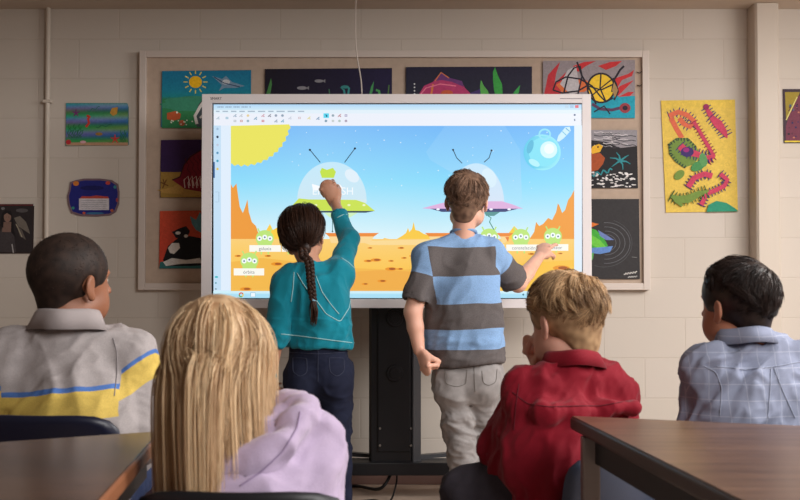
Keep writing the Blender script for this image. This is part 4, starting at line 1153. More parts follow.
def torso_caps(S, off=0, loose=0.0, k_depth=.62):
    """S: dict with nb (neck base) sl sr (shoulders) w (waist centre) h (hip centre) rc rw rh n (chest direction)"""
    n = S['n']; sm = (S['sl'] + S['sr']) / 2; up = nrm(S['nb'] - S['w'])
    rc, rw, rh = S['rc'], S['rw'], S['rh']
    c0 = sm - up * rc * .78
    out = [(cap(c0, S['w'], rc + off, rw + off + loose * .6, n, k_depth), .02),
           (cap(S['w'], S['h'], rw + off + loose * .6, rh + off + loose, n, k_depth + .06), .03)]
    for sh in (S['sl'], S['sr']):
        out.append((cap(S['nb'] - up * .02 + (sh - S['nb']) * .12, sh - up * .004, .042 + off * .8, S.get('rs', .044) + off * .6), .035))
        out.append((cap(sh - up * .01 + (sm - sh) * .15, sm - up * rc * .9 + (sh - sm) * .45, .045 + off, .075 + off * .5, n, .8), .04))
    return out
def cut_ring(fl, p, d, r, depth=.03, inner=None):
    """cut a sleeve or hem flat at p facing d and hollow its mouth"""
    d = nrm(d); fl.sub(cyl(p, p + d * .12, r * 2.0), .003)
    if inner: fl.sub(cyl(p - d * depth, p + d * .02, inner), .004)

def limb_param(pts):
    """distance along a jointed limb for every vertex, and distance from it"""
    pts = [np.array(p, float) for p in pts]
    def fn(v):
        best = np.full(len(v), 9.0); s_ = np.zeros(len(v)); acc = 0
        for a, b in zip(pts[:-1], pts[1:]):
            d = b - a; L = np.linalg.norm(d); h = np.clip((v - a) @ d / L ** 2, 0 if acc else -.5, 1)
            dist = np.linalg.norm(v - a - h[:, None] * d, axis=1); m_ = dist < best
            best = np.where(m_, dist, best); s_ = np.where(m_, acc + h * L, s_); acc += L
        return s_, best
    return fn

# shared materials
m_eye = mat('eye_white', (225, 222, 216), 0.2); m_iris = mat('iris_brown', (50, 32, 22), 0.2)
def skin(name, c): return mat(name, c, 0.5, sss=.12, bump=(260, .12, .001), var=.05, vscale=18, spec=.4)
sk_girl = skin('skin_tan', (190, 138, 112)); sk_boy = skin('skin_fair', (224, 172, 150)); sk_left = skin('skin_brown', (150, 98, 72))
sk_red = skin('skin_rosy', (222, 168, 148)); sk_right = skin('skin_olive', (176, 120, 96)); sk_blond = skin('skin_pale', (226, 178, 156))
# ================================================================== girl in teal, standing at the screen
def SL(px, py, Y): return P(px, py, Y)
Yg = 4.6
g = empty('person', (P(318, 500, Yg)[0], Yg, 0), 'person in a teal hooded top with a long dark braid, raising one arm', 'person', None)
S = dict(nb=SL(311, 266, Yg), sl=SL(285, 283, Yg - .02), sr=SL(339, 274, Yg + .03), w=SL(318, 325, Yg), h=SL(319, 362, Yg), rc=.135, rw=.118, rh=.125, n=rotm(14)[:, 1])
hc_, hR, hs = SL(303.5, 234, Yg + .03), rotm(15, 10, 3), 1.08
elR, wrR = SL(349, 239, 4.78), SL(335, 203, 4.925)
elL, wrL = SL(277, 335, Yg - .06), SL(272, 372, Yg - .02)
fl = Field(.0045)
for c_, k_ in torso_caps(S, -.012): fl.add(c_, k_)
head_ops(fl, hc_, hR, hs); neck_ops(fl, hc_, hR, hs, S['nb'], .040)
fl.add(cap(S['sr'], elR, .040, .032), .02); fl.add(cap(elR, wrR, .031, .0225), .01)
fl.add(cap(S['sl'], elL, .040, .032), .02); fl.add(cap(elL, wrL, .031, .0225), .01)
hips = [SL(305, 375, Yg), SL(335, 374, Yg)]; knees = [SL(301, 438, Yg - .01), SL(337, 438, Yg + .01)]; ank = [SL(299, 497, Yg), SL(341, 499, Yg + .02)]
for a, b_, c_ in zip(hips, knees, ank): fl.add(cap(a, b_, .062, .045), .02); fl.add(cap(b_, c_, .045, .03), .01)
hand_ops(fl, wrR, nrm(SL(326, 183, 4.945) - wrR), np.array([-.15, .95, .1]), -1, curl=(52, 62, 66, 66), s=1.12, thumb_curl=25, thumb_out=.35)
hand_ops(fl, wrL, nrm(SL(271, 384, Yg + .02) - wrL), np.array([1, .3, 0]), 1, curl=(28, 30, 32, 34), s=.92)
skin_body('body', fl, sk_girl, g)
eyes(hc_, hR, hs, g, m_iris)
# top
m_teal = mat('teal_jersey', (12, 130, 150), .8, bump=(700, .3), var=.08, vscale=14, sheen=.15, spec=.2)
m_pipe = mat('pale_seam', (150, 196, 200), .7)
fl = Field(.005)
fl.add(cap(S['sr'], elR, .048, .040), .03); fl.add(cap(elR, elR + (wrR - elR) * .78, .040, .034), .015)
fl.add(cap(S['sl'], elL, .052, .044), .03); fl.add(cap(elL, elL + (wrL - elL) * .9, .044, .036), .015)
dR = nrm(wrR - elR); cut_ring(fl, elR + dR * np.linalg.norm(wrR - elR) * .70, dR, .06, .02, .029)
for c_, k_ in torso_caps(S, .014, .006): fl.add(c_, k_)
# hood lying on the back
bk = -S['n']
fl.add(cap(SL(292, 272, Yg) + bk * .03, SL(326, 322, Yg) + bk * .088, .030, .022, S['n'], .6), .03)
fl.add(cap(SL(340, 268, Yg + .02) + bk * .03, SL(330, 320, Yg) + bk * .09, .032, .024, S['n'], .6), .03)
fl.add(cap(SL(318, 285, Yg) + bk * .055, SL(329, 318, Yg) + bk * .082, .045, .022, S['n'], .5), .03)
hem = SL(318, 347, Yg)
cut_ring(fl, hem, np.array([-.02, 0, -1]), .16)
fl.sub(cap(SL(311, 262, Yg + .02), SL(311, 240, Yg + .03), .052, .07), .01)
top = cloth('hooded_top', fl, m_teal, g, fold=[dict(amp=.0065, freq=9, along=(.35, 0, 1), squash=.35, seed=2), dict(amp=.004, freq=15, along=(1, 0, .5), squash=.35, seed=5, mask=lambda v: (v[:, 2] < SL(0, 318, Yg)[2]) * 1.0)])
piping('seam_piping', top, [[(297, 273), (303, 284), (316, 300), (326, 314), (340, 322), (349, 308), (352, 290)], [(316, 276), (322, 292), (332, 306), (339, 314)],
    [(281, 334), (300, 336), (330, 340), (354, 343)], [(294, 272), (293, 288), (291, 302)], [(337, 218), (342, 215), (349, 214)], [(341, 258), (348, 262), (354, 268)]], .0022, m_pipe, top)
# jeans
m_navy = mat('navy_denim', (30, 34, 54), .85, bump=(900, .3), var=.1, vscale=40, spec=.2)
m_nst = mat('denim_seam', (54, 58, 80), .8)
fl = Field(.005)
fl.add(cap(SL(318, 350, Yg), SL(319, 368, Yg), .118, .130, S['n'], .72), .02)
for a, b_, c_ in zip(hips, knees, ank): fl.add(cap(a, b_, .077, .058), .022); fl.add(cap(b_, c_, .058, .047), .012); fl.add(cap(a + bk * .02, a + bk * .03 + np.array([0, 0, -.03]), .072, .072), .04)
fl.sub(cyl(SL(318, 336, Yg), SL(318, 322, Yg), .25), .004)
for c_, b_ in zip(ank, knees): cut_ring(fl, c_ + np.array([0, 0, -.012]), (0, 0, -1), .06)
jn = cloth('jeans', fl, m_navy, g, fold=[dict(amp=.005, freq=11, along=(1, 0, .25), squash=.35, seed=8), dict(amp=.004, freq=20, along=(1, 0, -.2), squash=.3, seed=9, mask=lambda v: np.exp(-((v[:, 2] - knees[0][2]) / .09) ** 2))])
piping('pocket_stitching', jn, [[(293, 358), (293, 372), (300, 377), (307, 373), (307, 358), (293, 358)], [(329, 358), (330, 372), (337, 377), (344, 372), (344, 358), (329, 358)], [(318, 350), (318, 382)], [(284, 352), (318, 354), (352, 352)]], .0012, m_nst, jn)
m_shoe = mat('dark_shoe', (44, 40, 48), .6); m_sole = mat('pale_sole', (190, 186, 180), .6)
def shoe(name, a, yaw, parent, m, L=.22):
    R_ = rotm(yaw); fl = Field(.004); b0 = np.array([a[0], a[1], 0.0])
    def W(x, y, z): return b0 + R_[:, 0] * x + R_[:, 1] * y + np.array([0, 0, z])
    fl.add(cap(W(0, -.02, .045), W(0, .12, .030), .036, .036, R_[:, 0], 1.0), .01); fl.add(cap(W(0, -.02, .05), W(0, 0, .10), .034, .034), .02)
    fl.add(cap(W(0, -.03, .03), W(0, L - .07, .026), .036, .040, np.array([0, 0, 1.0]), .62), .02)
    fl.sub(cyl(W(0, .05, .004), W(0, .05, -.1), .3), .002); fl.sub(cyl(W(0, 0, .118), W(0, 0, .2), .1), .003)
    v, q = fl.mesh(); o = mesh_obj('shoe', v, q, m, parent, True)
    s_ = MB(); n_ = 22; pts = [(.037 * math.cos(t) * (1.05 if math.sin(t) > 0 else .9), .055 + (.115) * math.sin(t)) for t in np.linspace(0, 2 * math.pi, n_, endpoint=False)]
    s_.prism([tuple((b0 + R_[:, 0] * x + R_[:, 1] * y)[:2]) for x, y in pts], 0.001, .018, bev=.003); s_.build('sole', m_sole, o)
for a, yw in zip(ank, (0, 20)): shoe('shoe', a, yw, g, m_shoe)
# hair drawn back, and the braid
mh = hair_mat('dark_brown_hair', (22, 14, 12), (74, 48, 36), .42)
gath = np.array([.034, -.098, -.042])
def flow_g(p_, g_): return gath - p_
acc = lambda d_: (d_[:, 1] < .62 + .25 * d_[:, 2]) & (d_[:, 2] > -.50 - .28 * d_[:, 1]) & ~((np.abs(d_[:, 0]) > .80) & (d_[:, 2] < -.12) & (d_[:, 1] > -.25))
hair = hair_cap('hair', hc_, hR, hs, mh, g, .0045, [((0, .088, -.035), (.090, .075, .090)), ((.085, .03, -.045), (.030, .055, .05)), ((-.085, .03, -.045), (.030, .055, .05)), ((0, -.05, -.120), (.09, .09, .05))], extra=[(gath + np.array([0, .01, 0]), (.028, .022, .028))])
strands('hair_strand', hc_, hR, hs, mh, hair, n=3000, clumps=420, accept=acc, length=lambda g_: np.linalg.norm(SK_C + g_ * SK_R - gath, axis=1) * 1.12, seg=10, flow=flow_g, lift=.05, layer=.008, width=.0010, spread=.006, seed=3)['kind'] = 'stuff'
b0 = hc_ + hR @ (gath * hs)
path = bez([b0 + np.array([0, .012, .01]), b0 + np.array([.004, -.022, -.03]), SL(309, 262, Yg - .13), SL(311, 282, Yg - .145), SL(313, 300, Yg - .145)], 14)
path = np.array(path); L_ = np.concatenate([[0], np.cumsum(np.linalg.norm(np.diff(path, axis=0), axis=1))]); tot = L_[-1]
W_ = 260; ss = np.linspace(0, tot, W_); cen = np.stack([np.interp(ss, L_, path[:, i]) for i in range(3)], 1)
bw = MB(); tones = []
cyc = tot / .046
for k_ in range(3):
    ph = 2 * math.pi * k_ / 3; u = ss / tot * cyc * 2 * math.pi + ph
    wd_ = .0112 * (1.0 - .25 * ss / tot)
    strand = cen + np.stack([np.sin(u) * wd_, -np.sin(2 * u) * .0070, 0 * u], 1)
    for j in range(7):
        a = 2 * math.pi * j / 7 + .3; rr_ = .0078 if j < 6 else 0
        tg = np.gradient(strand, axis=0); tg /= np.linalg.norm(tg, axis=1)[:, None]
        e1 = np.cross(tg, [0, 1, 0]); e1 /= np.linalg.norm(e1, axis=1)[:, None]; e2 = np.cross(tg, e1)
        aa = a + ss * 40
        q = strand + (e1 * np.cos(aa)[:, None] + e2 * np.sin(aa)[:, None]) * rr_ * .75 * (1 - .25 * ss / tot)[:, None]
        n0 = len(bw.v); bw.tube(list(q[::2]), list((.0062 * (1 - .25 * ss / tot))[::2]), 6); tones += [random.uniform(.1, .9)] * (len(bw.v) - n0)
# tail below the tie
for j in range(70):
    a = random.uniform(0, 6.28); r_ = random.uniform(.0, .012); e = SL(313.5 + random.uniform(-3.2, 3.2), 324 + random.uniform(-6, 3), Yg - .14)
    s0 = cen[-1] + np.array([math.cos(a) * r_ * .6, math.sin(a) * r_ * .6, .006]); md = (s0 + e) / 2 + np.array([math.cos(a) * r_ * 1.1, math.sin(a) * r_, 0])
    n0 = len(bw.v); bw.tube(bez([s0, md, e], 5), list(np.linspace(.0024, .0007, 11)), 4); tones += [random.uniform(.2, 1)] * (len(bw.v) - n0)
br_ = bw.build('braid', mh, g, smooth=True); fattr(br_, 'tone', tones)
tw = MB(); c_ = cen[-1]; tw.tube([c_ + np.array([0, 0, .010]), c_ + np.array([0, 0, -.004])], [.0125, .0125], 14); tw.build('hair_tie', mat('pale_blue_tie', (150, 196, 222), .5), br_, smooth=True)

# ================================================================== boy in striped T-shirt, standing at the screen
Yb = 4.55
bo = empty('person', (P(472, 500, Yb)[0], Yb, 0), 'person in a blue and grey striped T-shirt and grey jeans, pointing at the screen', 'person')
S = dict(nb=SL(463, 237, Yb), sl=SL(427, 258, Yb - .02), sr=SL(491, 254, Yb + .03), w=SL(464, 320, Yb), h=SL(466, 368, Yb), rc=.145, rw=.128, rh=.130, n=rotm(12)[:, 1])
hc_, hR, hs = SL(467, 201.5, Yb + .01), rotm(16, -4, 2), 1.07
elL, wrL = SL(413, 312, Yb - .05), SL(419, 350, Yb - .06)
elR, wrR = SL(518, 284, 4.70), SL(539, 257, 4.87)
fl = Field(.0045)
for c_, k_ in torso_caps(S, -.012): fl.add(c_, k_)
head_ops(fl, hc_, hR, hs); neck_ops(fl, hc_, hR, hs, S['nb'], .042)
fl.add(cap(S['sl'], elL, .044, .037), .02); fl.add(cap(elL, elL * .6 + wrL * .4, .037, .034), .01); fl.add(cap(elL * .6 + wrL * .4, wrL, .034, .024), .01)
fl.add(cap(S['sr'], elR, .044, .036), .02); fl.add(cap(elR, elR * .6 + wrR * .4, .036, .034), .01); fl.add(cap(elR * .6 + wrR * .4, wrR, .034, .0235), .01)
hips = [SL(453, 380, Yb), SL(484, 378, Yb)]; knees = [SL(460, 434, Yb - .01), SL(485, 434, Yb + .03)]; ank = [SL(469, 500, Yb), SL(488, 500, Yb + .05)]
for a, b_, c_ in zip(hips, knees, ank): fl.add(cap(a, b_, .060, .045), .02); fl.add(cap(b_, c_, .045, .03), .01)
hand_ops(fl, wrL, nrm(SL(427, 371, Yb - .08) - wrL), np.array([.85, .5, .25]), 1, curl=(80, 84, 86, 84), s=1.06, thumb_curl=40, thumb_out=.3)
hand_ops(fl, wrR, nrm(SL(546, 244, 4.94) - wrR), np.array([.35, .8, -.35]), -1, curl=(14, 74, 80, 80), s=1.0, thumb_curl=30, thumb_out=.4)
skin_body('body', fl, sk_boy, bo)
eyes(hc_, hR, hs, bo, m_iris)
BL, GY = (134, 168, 210), (98, 92, 92)
z_ = lambda py: SL(465, py, Yb - .1)[2]
zlo, zhi = z_(372), z_(225)
pos = lambda py: (z_(py) - zlo) / (zhi - zlo)
m_tee = stripe_mat('striped_jersey', [(0, GY), (pos(350), BL), (pos(329), GY), (pos(304.5), BL), (pos(276.5), GY), (pos(246.5), BL)], [(0, BL), (.40, GY), (.99, GY)])
fl = Field(.005)
slL = S['sl'] + (elL - S['sl']) * .80; slR = S['sr'] + (elR - S['sr']) * .90
fl.add(cap(S['sl'], slL + (slL - S['sl']) * .15, .051, .058), .03); fl.add(cap(S['sr'], slR + (slR - S['sr']) * .15, .051, .060), .03)
cut_ring(fl, slL, elL - S['sl'], .07, .025, .050); cut_ring(fl, slR, elR - S['sr'], .07, .025, .050)
for c_, k_ in torso_caps(S, .014, .016): fl.add(c_, k_)
cut_ring(fl, SL(466, 363, Yb), np.array([0.06, 0, -1]), .2, .02, None)
fl.sub(cap(SL(463.5, 220, Yb + .01), SL(463.5, 203, Yb + .02), .047, .055), .006)
lpL, lpR = limb_param([S['sl'], slL]), limb_param([S['sr'], slR])
LL, LR = np.linalg.norm(slL - S['sl']), np.linalg.norm(slR - S['sr'])
def arm_s(v): a, da = lpL(v); b_, db = lpR(v); return np.clip(np.where(da < db, a / LL, b_ / LR), 0, .98) * .999
def arm_w(v):
    a, da = lpL(v); b_, db = lpR(v)
    ax1 = (v - S['sl']) @ nrm(S['sl'] - S['sr']); ax2 = (v - S['sr']) @ nrm(S['sr'] - S['sl'])
    t = np.maximum(ax1 - .0 + np.clip((S['sl'][2] - v[:, 2]) * .12, 0, 1), ax2 + np.clip((S['sr'][2] - v[:, 2]) * .12, 0, 1))
    dd = np.minimum(da, db)
    return np.clip(.5 + np.minimum((t - .004) * 10, (.085 - dd) * 12), 0, 1)
tilt_k = .05
tee = cloth('t_shirt', fl, m_tee, bo, fold=[dict(amp=.0065, freq=8, along=(.5, 0, 1), squash=.35, seed=12), dict(amp=.0065, freq=12, along=(1, 0, .35), squash=.3, seed=4, mask=lambda v: np.clip((z_(300) - v[:, 2]) / .1, 0, 1))],
    attrs={'st': lambda v: np.clip((v[:, 2] - zlo - (v[:, 0] - S['w'][0]) * .03 + .010 * perlin(v * 7)) / (zhi - zlo), 0, 1), 'sa': arm_s, 'w': arm_w})
nbm = MB(); nc_ = SL(463.5, 232.5, Yb + .004)
nbm.tube([nc_ + np.array([.0505 * math.cos(a), .050 * math.sin(a), -.012 * math.sin(a)]) for a in np.linspace(0, 2 * math.pi, 40, endpoint=False)], .0075, 10, closed=True)
nbm.build('neckband', mat('blue_rib', (128, 162, 204), .85, bump=(900, .4)), bo, smooth=True)
m_gj = mat('grey_denim', (150, 145, 144), .85, bump=(900, .35), var=.12, vscale=30, spec=.2)
m_gst = mat('grey_stitch', (110, 104, 100), .8)
bk = -S['n']
fl = Field(.005)
fl.add(cap(SL(468, 358, Yb), SL(469, 376, Yb), .125, .135, S['n'], .72), .02)
for a, b_, c_ in zip(hips, knees, ank): fl.add(cap(a, b_, .080, .063), .022); fl.add(cap(b_, c_, .063, .052), .012); fl.add(cap(a + bk * .02, a + bk * .03 + np.array([0, 0, -.03]), .070, .072), .04)
fl.sub(cyl(SL(465, 352, Yb), SL(465, 330, Yb), .25), .004)
for c_ in ank: cut_ring(fl, c_ + np.array([0, 0, -.03]), (0, 0, -1), .06)
gj = cloth('jeans', fl, m_gj, bo, fold=[dict(amp=.005, freq=10, along=(1, 0, .35), squash=.3, seed=28), dict(amp=.007, freq=17, along=(1, 0, -.3), squash=.3, seed=19, mask=lambda v: np.clip((SL(0, 400, Yb)[2] - v[:, 2]) / .1, 0, 1))])
piping('pocket_stitching', gj, [[(445, 370), (446, 384), (457, 387), (466, 384), (467, 370)], [(482, 371), (483, 383), (489, 386), (496, 382), (497, 369)], [(474, 366), (475, 392)]], .0013, m_gst, gj)
m_shoe2 = mat('grey_shoe', (90, 92, 100), .6)
for a, yw in zip(ank, (0, 15)): shoe('shoe', a, yw, bo, m_shoe2)
mh2 = hair_mat('brown_hair', (66, 47, 39), (172, 136, 112), .5)
acc2 = lambda d_: (d_[:, 1] < .55 + .4 * d_[:, 2]) & ((d_[:, 2] > -.55 + .30 * np.maximum(d_[:, 1] + .3, 0)) | ((np.abs(d_[:, 0]) < .5) & (d_[:, 1] < -.25) & (d_[:, 2] > -.88))) & ~((np.abs(d_[:, 0]) > .84) & (d_[:, 2] < -.02) & (d_[:, 1] > -.35))
hair2 = hair_cap('hair', hc_, hR, hs, mh2, bo, .006, [((0, .098, -.035), (.085, .072, .085)), ((.088, .035, -.045), (.030, .056, .05)), ((-.088, .035, -.045), (.030, .056, .05)), ((0, -.05, -.146), (.09, .09, .045))], extra=[((0, -.050, -.054), (.043, .027, .040))])
strands('hair_strand', hc_, hR, hs, mh2, hair2, n=5000, clumps=420, accept=acc2, length=lambda g_: .028 + .034 * np.clip(g_[:, 2] + .4, 0, 1), seg=6, crown=(.25, -.55, .75), lift=.34, layer=.010, width=.0010, spread=.0065, seed=14)['kind'] = 'stuff'
# ================================================================== seated children
def legs_seated(fl_body, hips, knees, ank, r=(.066, .050, .032)):
    for a, b_, c_ in zip(hips, knees, ank): fl_body.add(cap(a, b_, r[0], r[1]), .02); fl_body.add(cap(b_, c_, r[1] * .95, r[2]), .012)
def trousers(S, hips, knees, ank, m, parent, r=(.080, .064, .048), seed=1):
    fl = Field(.006)
    fl.add(cap(S['h'] + np.array([0, 0, -.03]), S['h'] + np.array([0, 0, -.04]), .105, .100, S['n'], .72), .02)
    for a, b_, c_ in zip(hips, knees, ank): fl.add(cap(a, b_, r[0], r[1]), .025); fl.add(cap(b_, c_, r[1] * .95, r[2]), .012)
    for b_, c_ in zip(knees, ank): cut_ring(fl, c_ + np.array([0, 0, .01]), c_ - b_, .06, .02, .036)
    return cloth('jeans', fl, m, parent, fold=[dict(amp=.006, freq=11, along=(1, .2, .4), squash=.35, seed=seed)])

# ---------------------------------------------------------------- boy in grey polo, far left
Y = 2.6
lb = empty('person', (P(70, 500, Y)[0], Y - .05, 0), 'person with cropped dark hair in a grey polo shirt with a yellow band', 'person')
hipx = P(66, 500, Y)[0]
S = dict(nb=SL(68, 330, Y), sl=SL(5, 361, Y - .01), sr=SL(127, 358, Y + .03), w=SL(66, 430, Y - .02), h=np.array([hipx, Y - .04, .57]), rc=.150, rw=.140, rh=.135, n=rotm(10)[:, 1])
hc_, hR, hs = SL(72, 283, Y + .03), rotm(38, 2, 3), 1.03
elL, wrL = SL(-26, 432, Y - .02), SL(2, 465, Y + .2); elR, wrR = SL(148, 432, Y + .0), SL(128, 462, Y + .22)
hips = [np.array([hipx - .08, Y - .04, .52]), np.array([hipx + .08, Y - .04, .52])]
knees = [h_ + np.array([0 + .02, .38, -.01]) for h_ in hips]; ank = [k_ + np.array([0, .03, -.42]) for k_ in knees]
fl = Field(.005)
for c_, k_ in torso_caps(S, -.012): fl.add(c_, k_)
head_ops(fl, hc_, hR, hs); neck_ops(fl, hc_, hR, hs, S['nb'], .050)
for sh, el, wr in ((S['sl'], elL, wrL), (S['sr'], elR, wrR)): fl.add(cap(sh, el, .042, .035), .02); fl.add(cap(el, wr, .034, .024), .01)
legs_seated(fl, hips, knees, ank)
hand_ops(fl, wrL, (.5, .8, -.1), (0, 0, -1), 1, curl=(25, 25, 25, 25)); hand_ops(fl, wrR, (-.5, .8, -.1), (0, 0, -1), -1, curl=(25, 25, 25, 25))
skin_body('body', fl, sk_left, lb); eyes(hc_, hR, hs, lb, m_iris)
GP, YE, BU = (172, 164, 164), (218, 188, 98), (84, 122, 190)
zt_ = lambda py: P(66, py, Y - .1)[2]
zlo, zhi = .45, .95
pz = lambda py: (zt_(py) - zlo) / (zhi - zlo)
m_polo = stripe_mat('polo_jersey', [(0, GP), (pz(421), YE), (pz(396), BU), (pz(391), GP)], [(0, GP), (.20, BU), (.26, YE), (.60, GP)], base_bump=(600, .4), heather=.03)
LLn = np.linalg.norm(elR - S['sr'])
fl = Field(.005)
for sh, el, wr in ((S['sl'], elL, wrL), (S['sr'], elR, wrR)):
    fl.add(cap(sh, el, .060, .056), .02); fl.add(cap(el, wr, .054, .040), .02)
    cut_ring(fl, el + (wr - el) * .92, wr - el, .06, .02, .034)
for c_, k_ in torso_caps(S, .018, .012): fl.add(c_, k_)
fl.sub(cyl(np.array([hipx, Y, .47]), np.array([hipx, Y, .30]), .3), .004); fl.sub(cap(SL(70, 318, Y), SL(74, 290, Y + .02), .056, .07), .008)
lpL, lpR = limb_param([S['sl'], elL, wrL]), limb_param([S['sr'], elR, wrR])
SS = S
XS = (P(-2, 380, Y - .1)[0], P(115, 380, Y - .1)[0])
def a_s(v):
    a, da = lpL(v); b_, db = lpR(v); return np.clip(np.where(da < db, a / LLn - .45 * (v[:, 0] - SS['sl'][0]) / LLn, b_ / LLn + .55 * (v[:, 0] - SS['sr'][0]) / LLn), 0, .99)
def a_w(v):
    return np.clip(.5 + np.maximum(v[:, 0] - XS[1] + (v[:, 2] - .8) * .04, XS[0] - v[:, 0]) * 15, 0, 1)
polo = cloth('polo_shirt', fl, m_polo, lb, fold=[dict(amp=.007, freq=8, along=(.4, 0, 1), squash=.3, seed=33), dict(amp=.004, freq=16, along=(1, .1, .6), squash=.3, seed=34)],
    attrs={'st': lambda v: np.clip((v[:, 2] - zlo - .012 * np.abs(perlin(v * 5)) + (v[:, 0] - hipx) * -.06) / (zhi - zlo), 0, 1), 'sa': a_s, 'w': a_w})
m_gcol = mat('grey_rib', (170, 160, 160), .85, bump=(700, .4), spec=.2)
collar('collar', SL(69, 329, Y + .0), (0.0, .12, 1), hR[:, 1], .058, .060, .038, m_gcol, lb, flare=.017, gap=26, thick=.004, drop=.010)
piping('shoulder_seam', polo, [[(113, 338), (117, 352), (117, 372), (114, 396)]], .0012, mat('grey_stitch_thread', (140, 134, 136), .8), polo)
m_bj = mat('blue_denim', (44, 54, 84), .85, bump=(900, .3), var=.1, vscale=40, spec=.2)
trousers(S, hips, knees, ank, m_bj, lb, seed=51)
for a in ank: shoe('shoe', a, 0, lb, m_shoe)
mh3 = hair_mat('cropped_black_hair', (24, 17, 16), (70, 52, 44), .6)
hair3 = hair_cap('hair', hc_, hR, hs, mh3, lb, .0035, [((0, .100, -.020), (.090, .064, .060)), ((0, .09, -.07), (.1, .10, .07)), ((.086, .032, -.035), (.034, .030, .040)), ((-.086, .032, -.035), (.034, .030, .040)), ((.086, -.004, -.022), (.026, .032, .046)), ((-.086, -.004, -.022), (.026, .032, .046)), ((0, -.04, -.138), (.09, .10, .044))], extra=[((0, -.050, -.054), (.043, .027, .040))])
acc3 = lambda d_: (d_[:, 1] < .78 + .3 * d_[:, 2]) & (d_[:, 2] > -.60 + .35 * np.maximum(d_[:, 1], 0)) & ~((np.abs(d_[:, 0]) > .80) & (d_[:, 2] < -.05) & (d_[:, 1] > -.38))
strands('hair_strand', hc_, hR, hs, mh3, hair3, n=6500, clumps=6000, accept=acc3, length=.006, seg=2, lift=.5, layer=.004, width=.0006, spread=.002, seed=31)['kind'] = 'stuff'

# ---------------------------------------------------------------- girl in lilac hoodie, long fair hair
Y = 1.9
bl = empty('person', (P(228, 500, Y)[0], Y - .05, 0), 'person with long straight fair hair in a lilac hoodie, seated nearest the viewer', 'person')
hipx = P(238, 500, Y)[0]
S = dict(nb=SL(232, 425, Y), sl=SL(198, 452, Y - .01), sr=SL(300, 446, Y + .02), w=SL(242, 560, Y - .04), h=np.array([hipx, Y - .06, .565]), rc=.130, rw=.125, rh=.130, n=rotm(4)[:, 1])
hc_, hR, hs = SL(221, 364, Y + .02), rotm(8, -2, -3), 1.0
elL, wrL = SL(205, 540, Y + .03), SL(190, 590, Y + .22); elR, wrR = SL(326, 560, Y + .0), SL(300, 590, Y + .22)
hips = [np.array([hipx - .07, Y - .06, .52]), np.array([hipx + .07, Y - .06, .52])]
knees = [h_ + np.array([0, .38, -.01]) for h_ in hips]; ank = [k_ + np.array([0, .03, -.42]) for k_ in knees]
fl = Field(.0055)
for c_, k_ in torso_caps(S, -.012): fl.add(c_, k_)
head_ops(fl, hc_, hR, hs); neck_ops(fl, hc_, hR, hs, S['nb'], .040)
for sh, el, wr in ((S['sl'], elL, wrL), (S['sr'], elR, wrR)): fl.add(cap(sh, el, .036, .032), .02); fl.add(cap(el, wr, .030, .022), .01)
legs_seated(fl, hips, knees, ank)
hand_ops(fl, wrL, (.3, .9, -.1), (0, 0, -1), 1, curl=(25, 25, 25, 25)); hand_ops(fl, wrR, (-.3, .9, -.1), (0, 0, -1), -1, curl=(25, 25, 25, 25))
skin_body('body', fl, sk_blond, bl); eyes(hc_, hR, hs, bl, m_iris)
m_lil = mat('lilac_fleece', (186, 168, 196), .9, bump=(420, .5), var=.05, vscale=25, sheen=.3, spec=.15)
fl = Field(.005)
for sh, el, wr in ((S['sl'], elL, wrL), (S['sr'], elR, wrR)):
    fl.add(cap(sh, el, .056, .054), .02); fl.add(cap(el, wr, .052, .040), .02); cut_ring(fl, el + (wr - el) * .92, wr - el, .06, .02, .034)
for c_, k_ in torso_caps(S, .022, .010): fl.add(c_, k_)
fl.sub(cyl(np.array([hipx, Y, .49]), np.array([hipx, Y, .30]), .3), .004)
# hood rim and the bag of the hood
rim = bez([SL(262, 408, Y + .06), SL(296, 407, Y + .03), SL(302, 418, Y - .02), SL(284, 444, Y - .08), SL(250, 462, Y - .10), SL(212, 462, Y - .09), SL(186, 448, Y - .04), SL(190, 430, Y + .04)], 5)
for a, b_ in zip(rim[:-1], rim[1:]): fl.add(cap(a, b_, .019, .019), .012)
rim2 = bez([SL(286, 424, Y - .02), SL(272, 446, Y - .075), SL(244, 456, Y - .085), SL(214, 452, Y - .07)], 5)
fl.add(cap(SL(225, 474, Y - .07), SL(262, 466, Y - .07), .045, .040, S['n'], .55), .025)
fl.add(cap(SL(238, 492, Y - .07), SL(250, 486, Y - .07), .040, .040, S['n'], .5), .03)
fl.sub(cap(SL(236, 415, Y - .0), SL(238, 380, Y + .02), .060, .085), .012)
hood = cloth('hoodie', fl, m_lil, bl, fold=[dict(amp=.007, freq=9, along=(.8, 0, 1), squash=.3, seed=42), dict(amp=.006, freq=13, along=(.8, .1, .5), squash=.25, seed=43)])
piping('seam_piping', hood, [[(300, 412), (297, 428), (282, 452), (258, 474), (240, 486)]], .0014, mat('lilac_thread', (150, 130, 164), .8), hood)
trousers(S, hips, knees, ank, m_navy, bl, seed=61)
for a in ank: shoe('shoe', a, 0, bl, m_shoe)
mh4 = hair_mat('fair_hair', (150, 106, 70), (252, 222, 180), .36)
hair4 = hair_cap('hair', hc_, hR, hs, mh4, bl, .008, [((0, .095, -.045), (.070, .070, .090))], extra=[((0, -.055, -.06), (.062, .045, .08))])
def len4(g_): return (.300 + .080 * np.clip(.15 - g_[:, 0] * .9, -.8, 1)) * rng.uniform(.88, 1.12, len(g_))
def grav4(g_, t): return np.full(len(g_), min(.95, .04 + t * 1.9))
def bias4(p_, t): return np.stack([np.where(p_[:, 0] < 0, .125, .09) * min(1, t * 1.5), np.full(len(p_), -.17 if t > .25 else -.02), 0 * p_[:, 0]], 1)
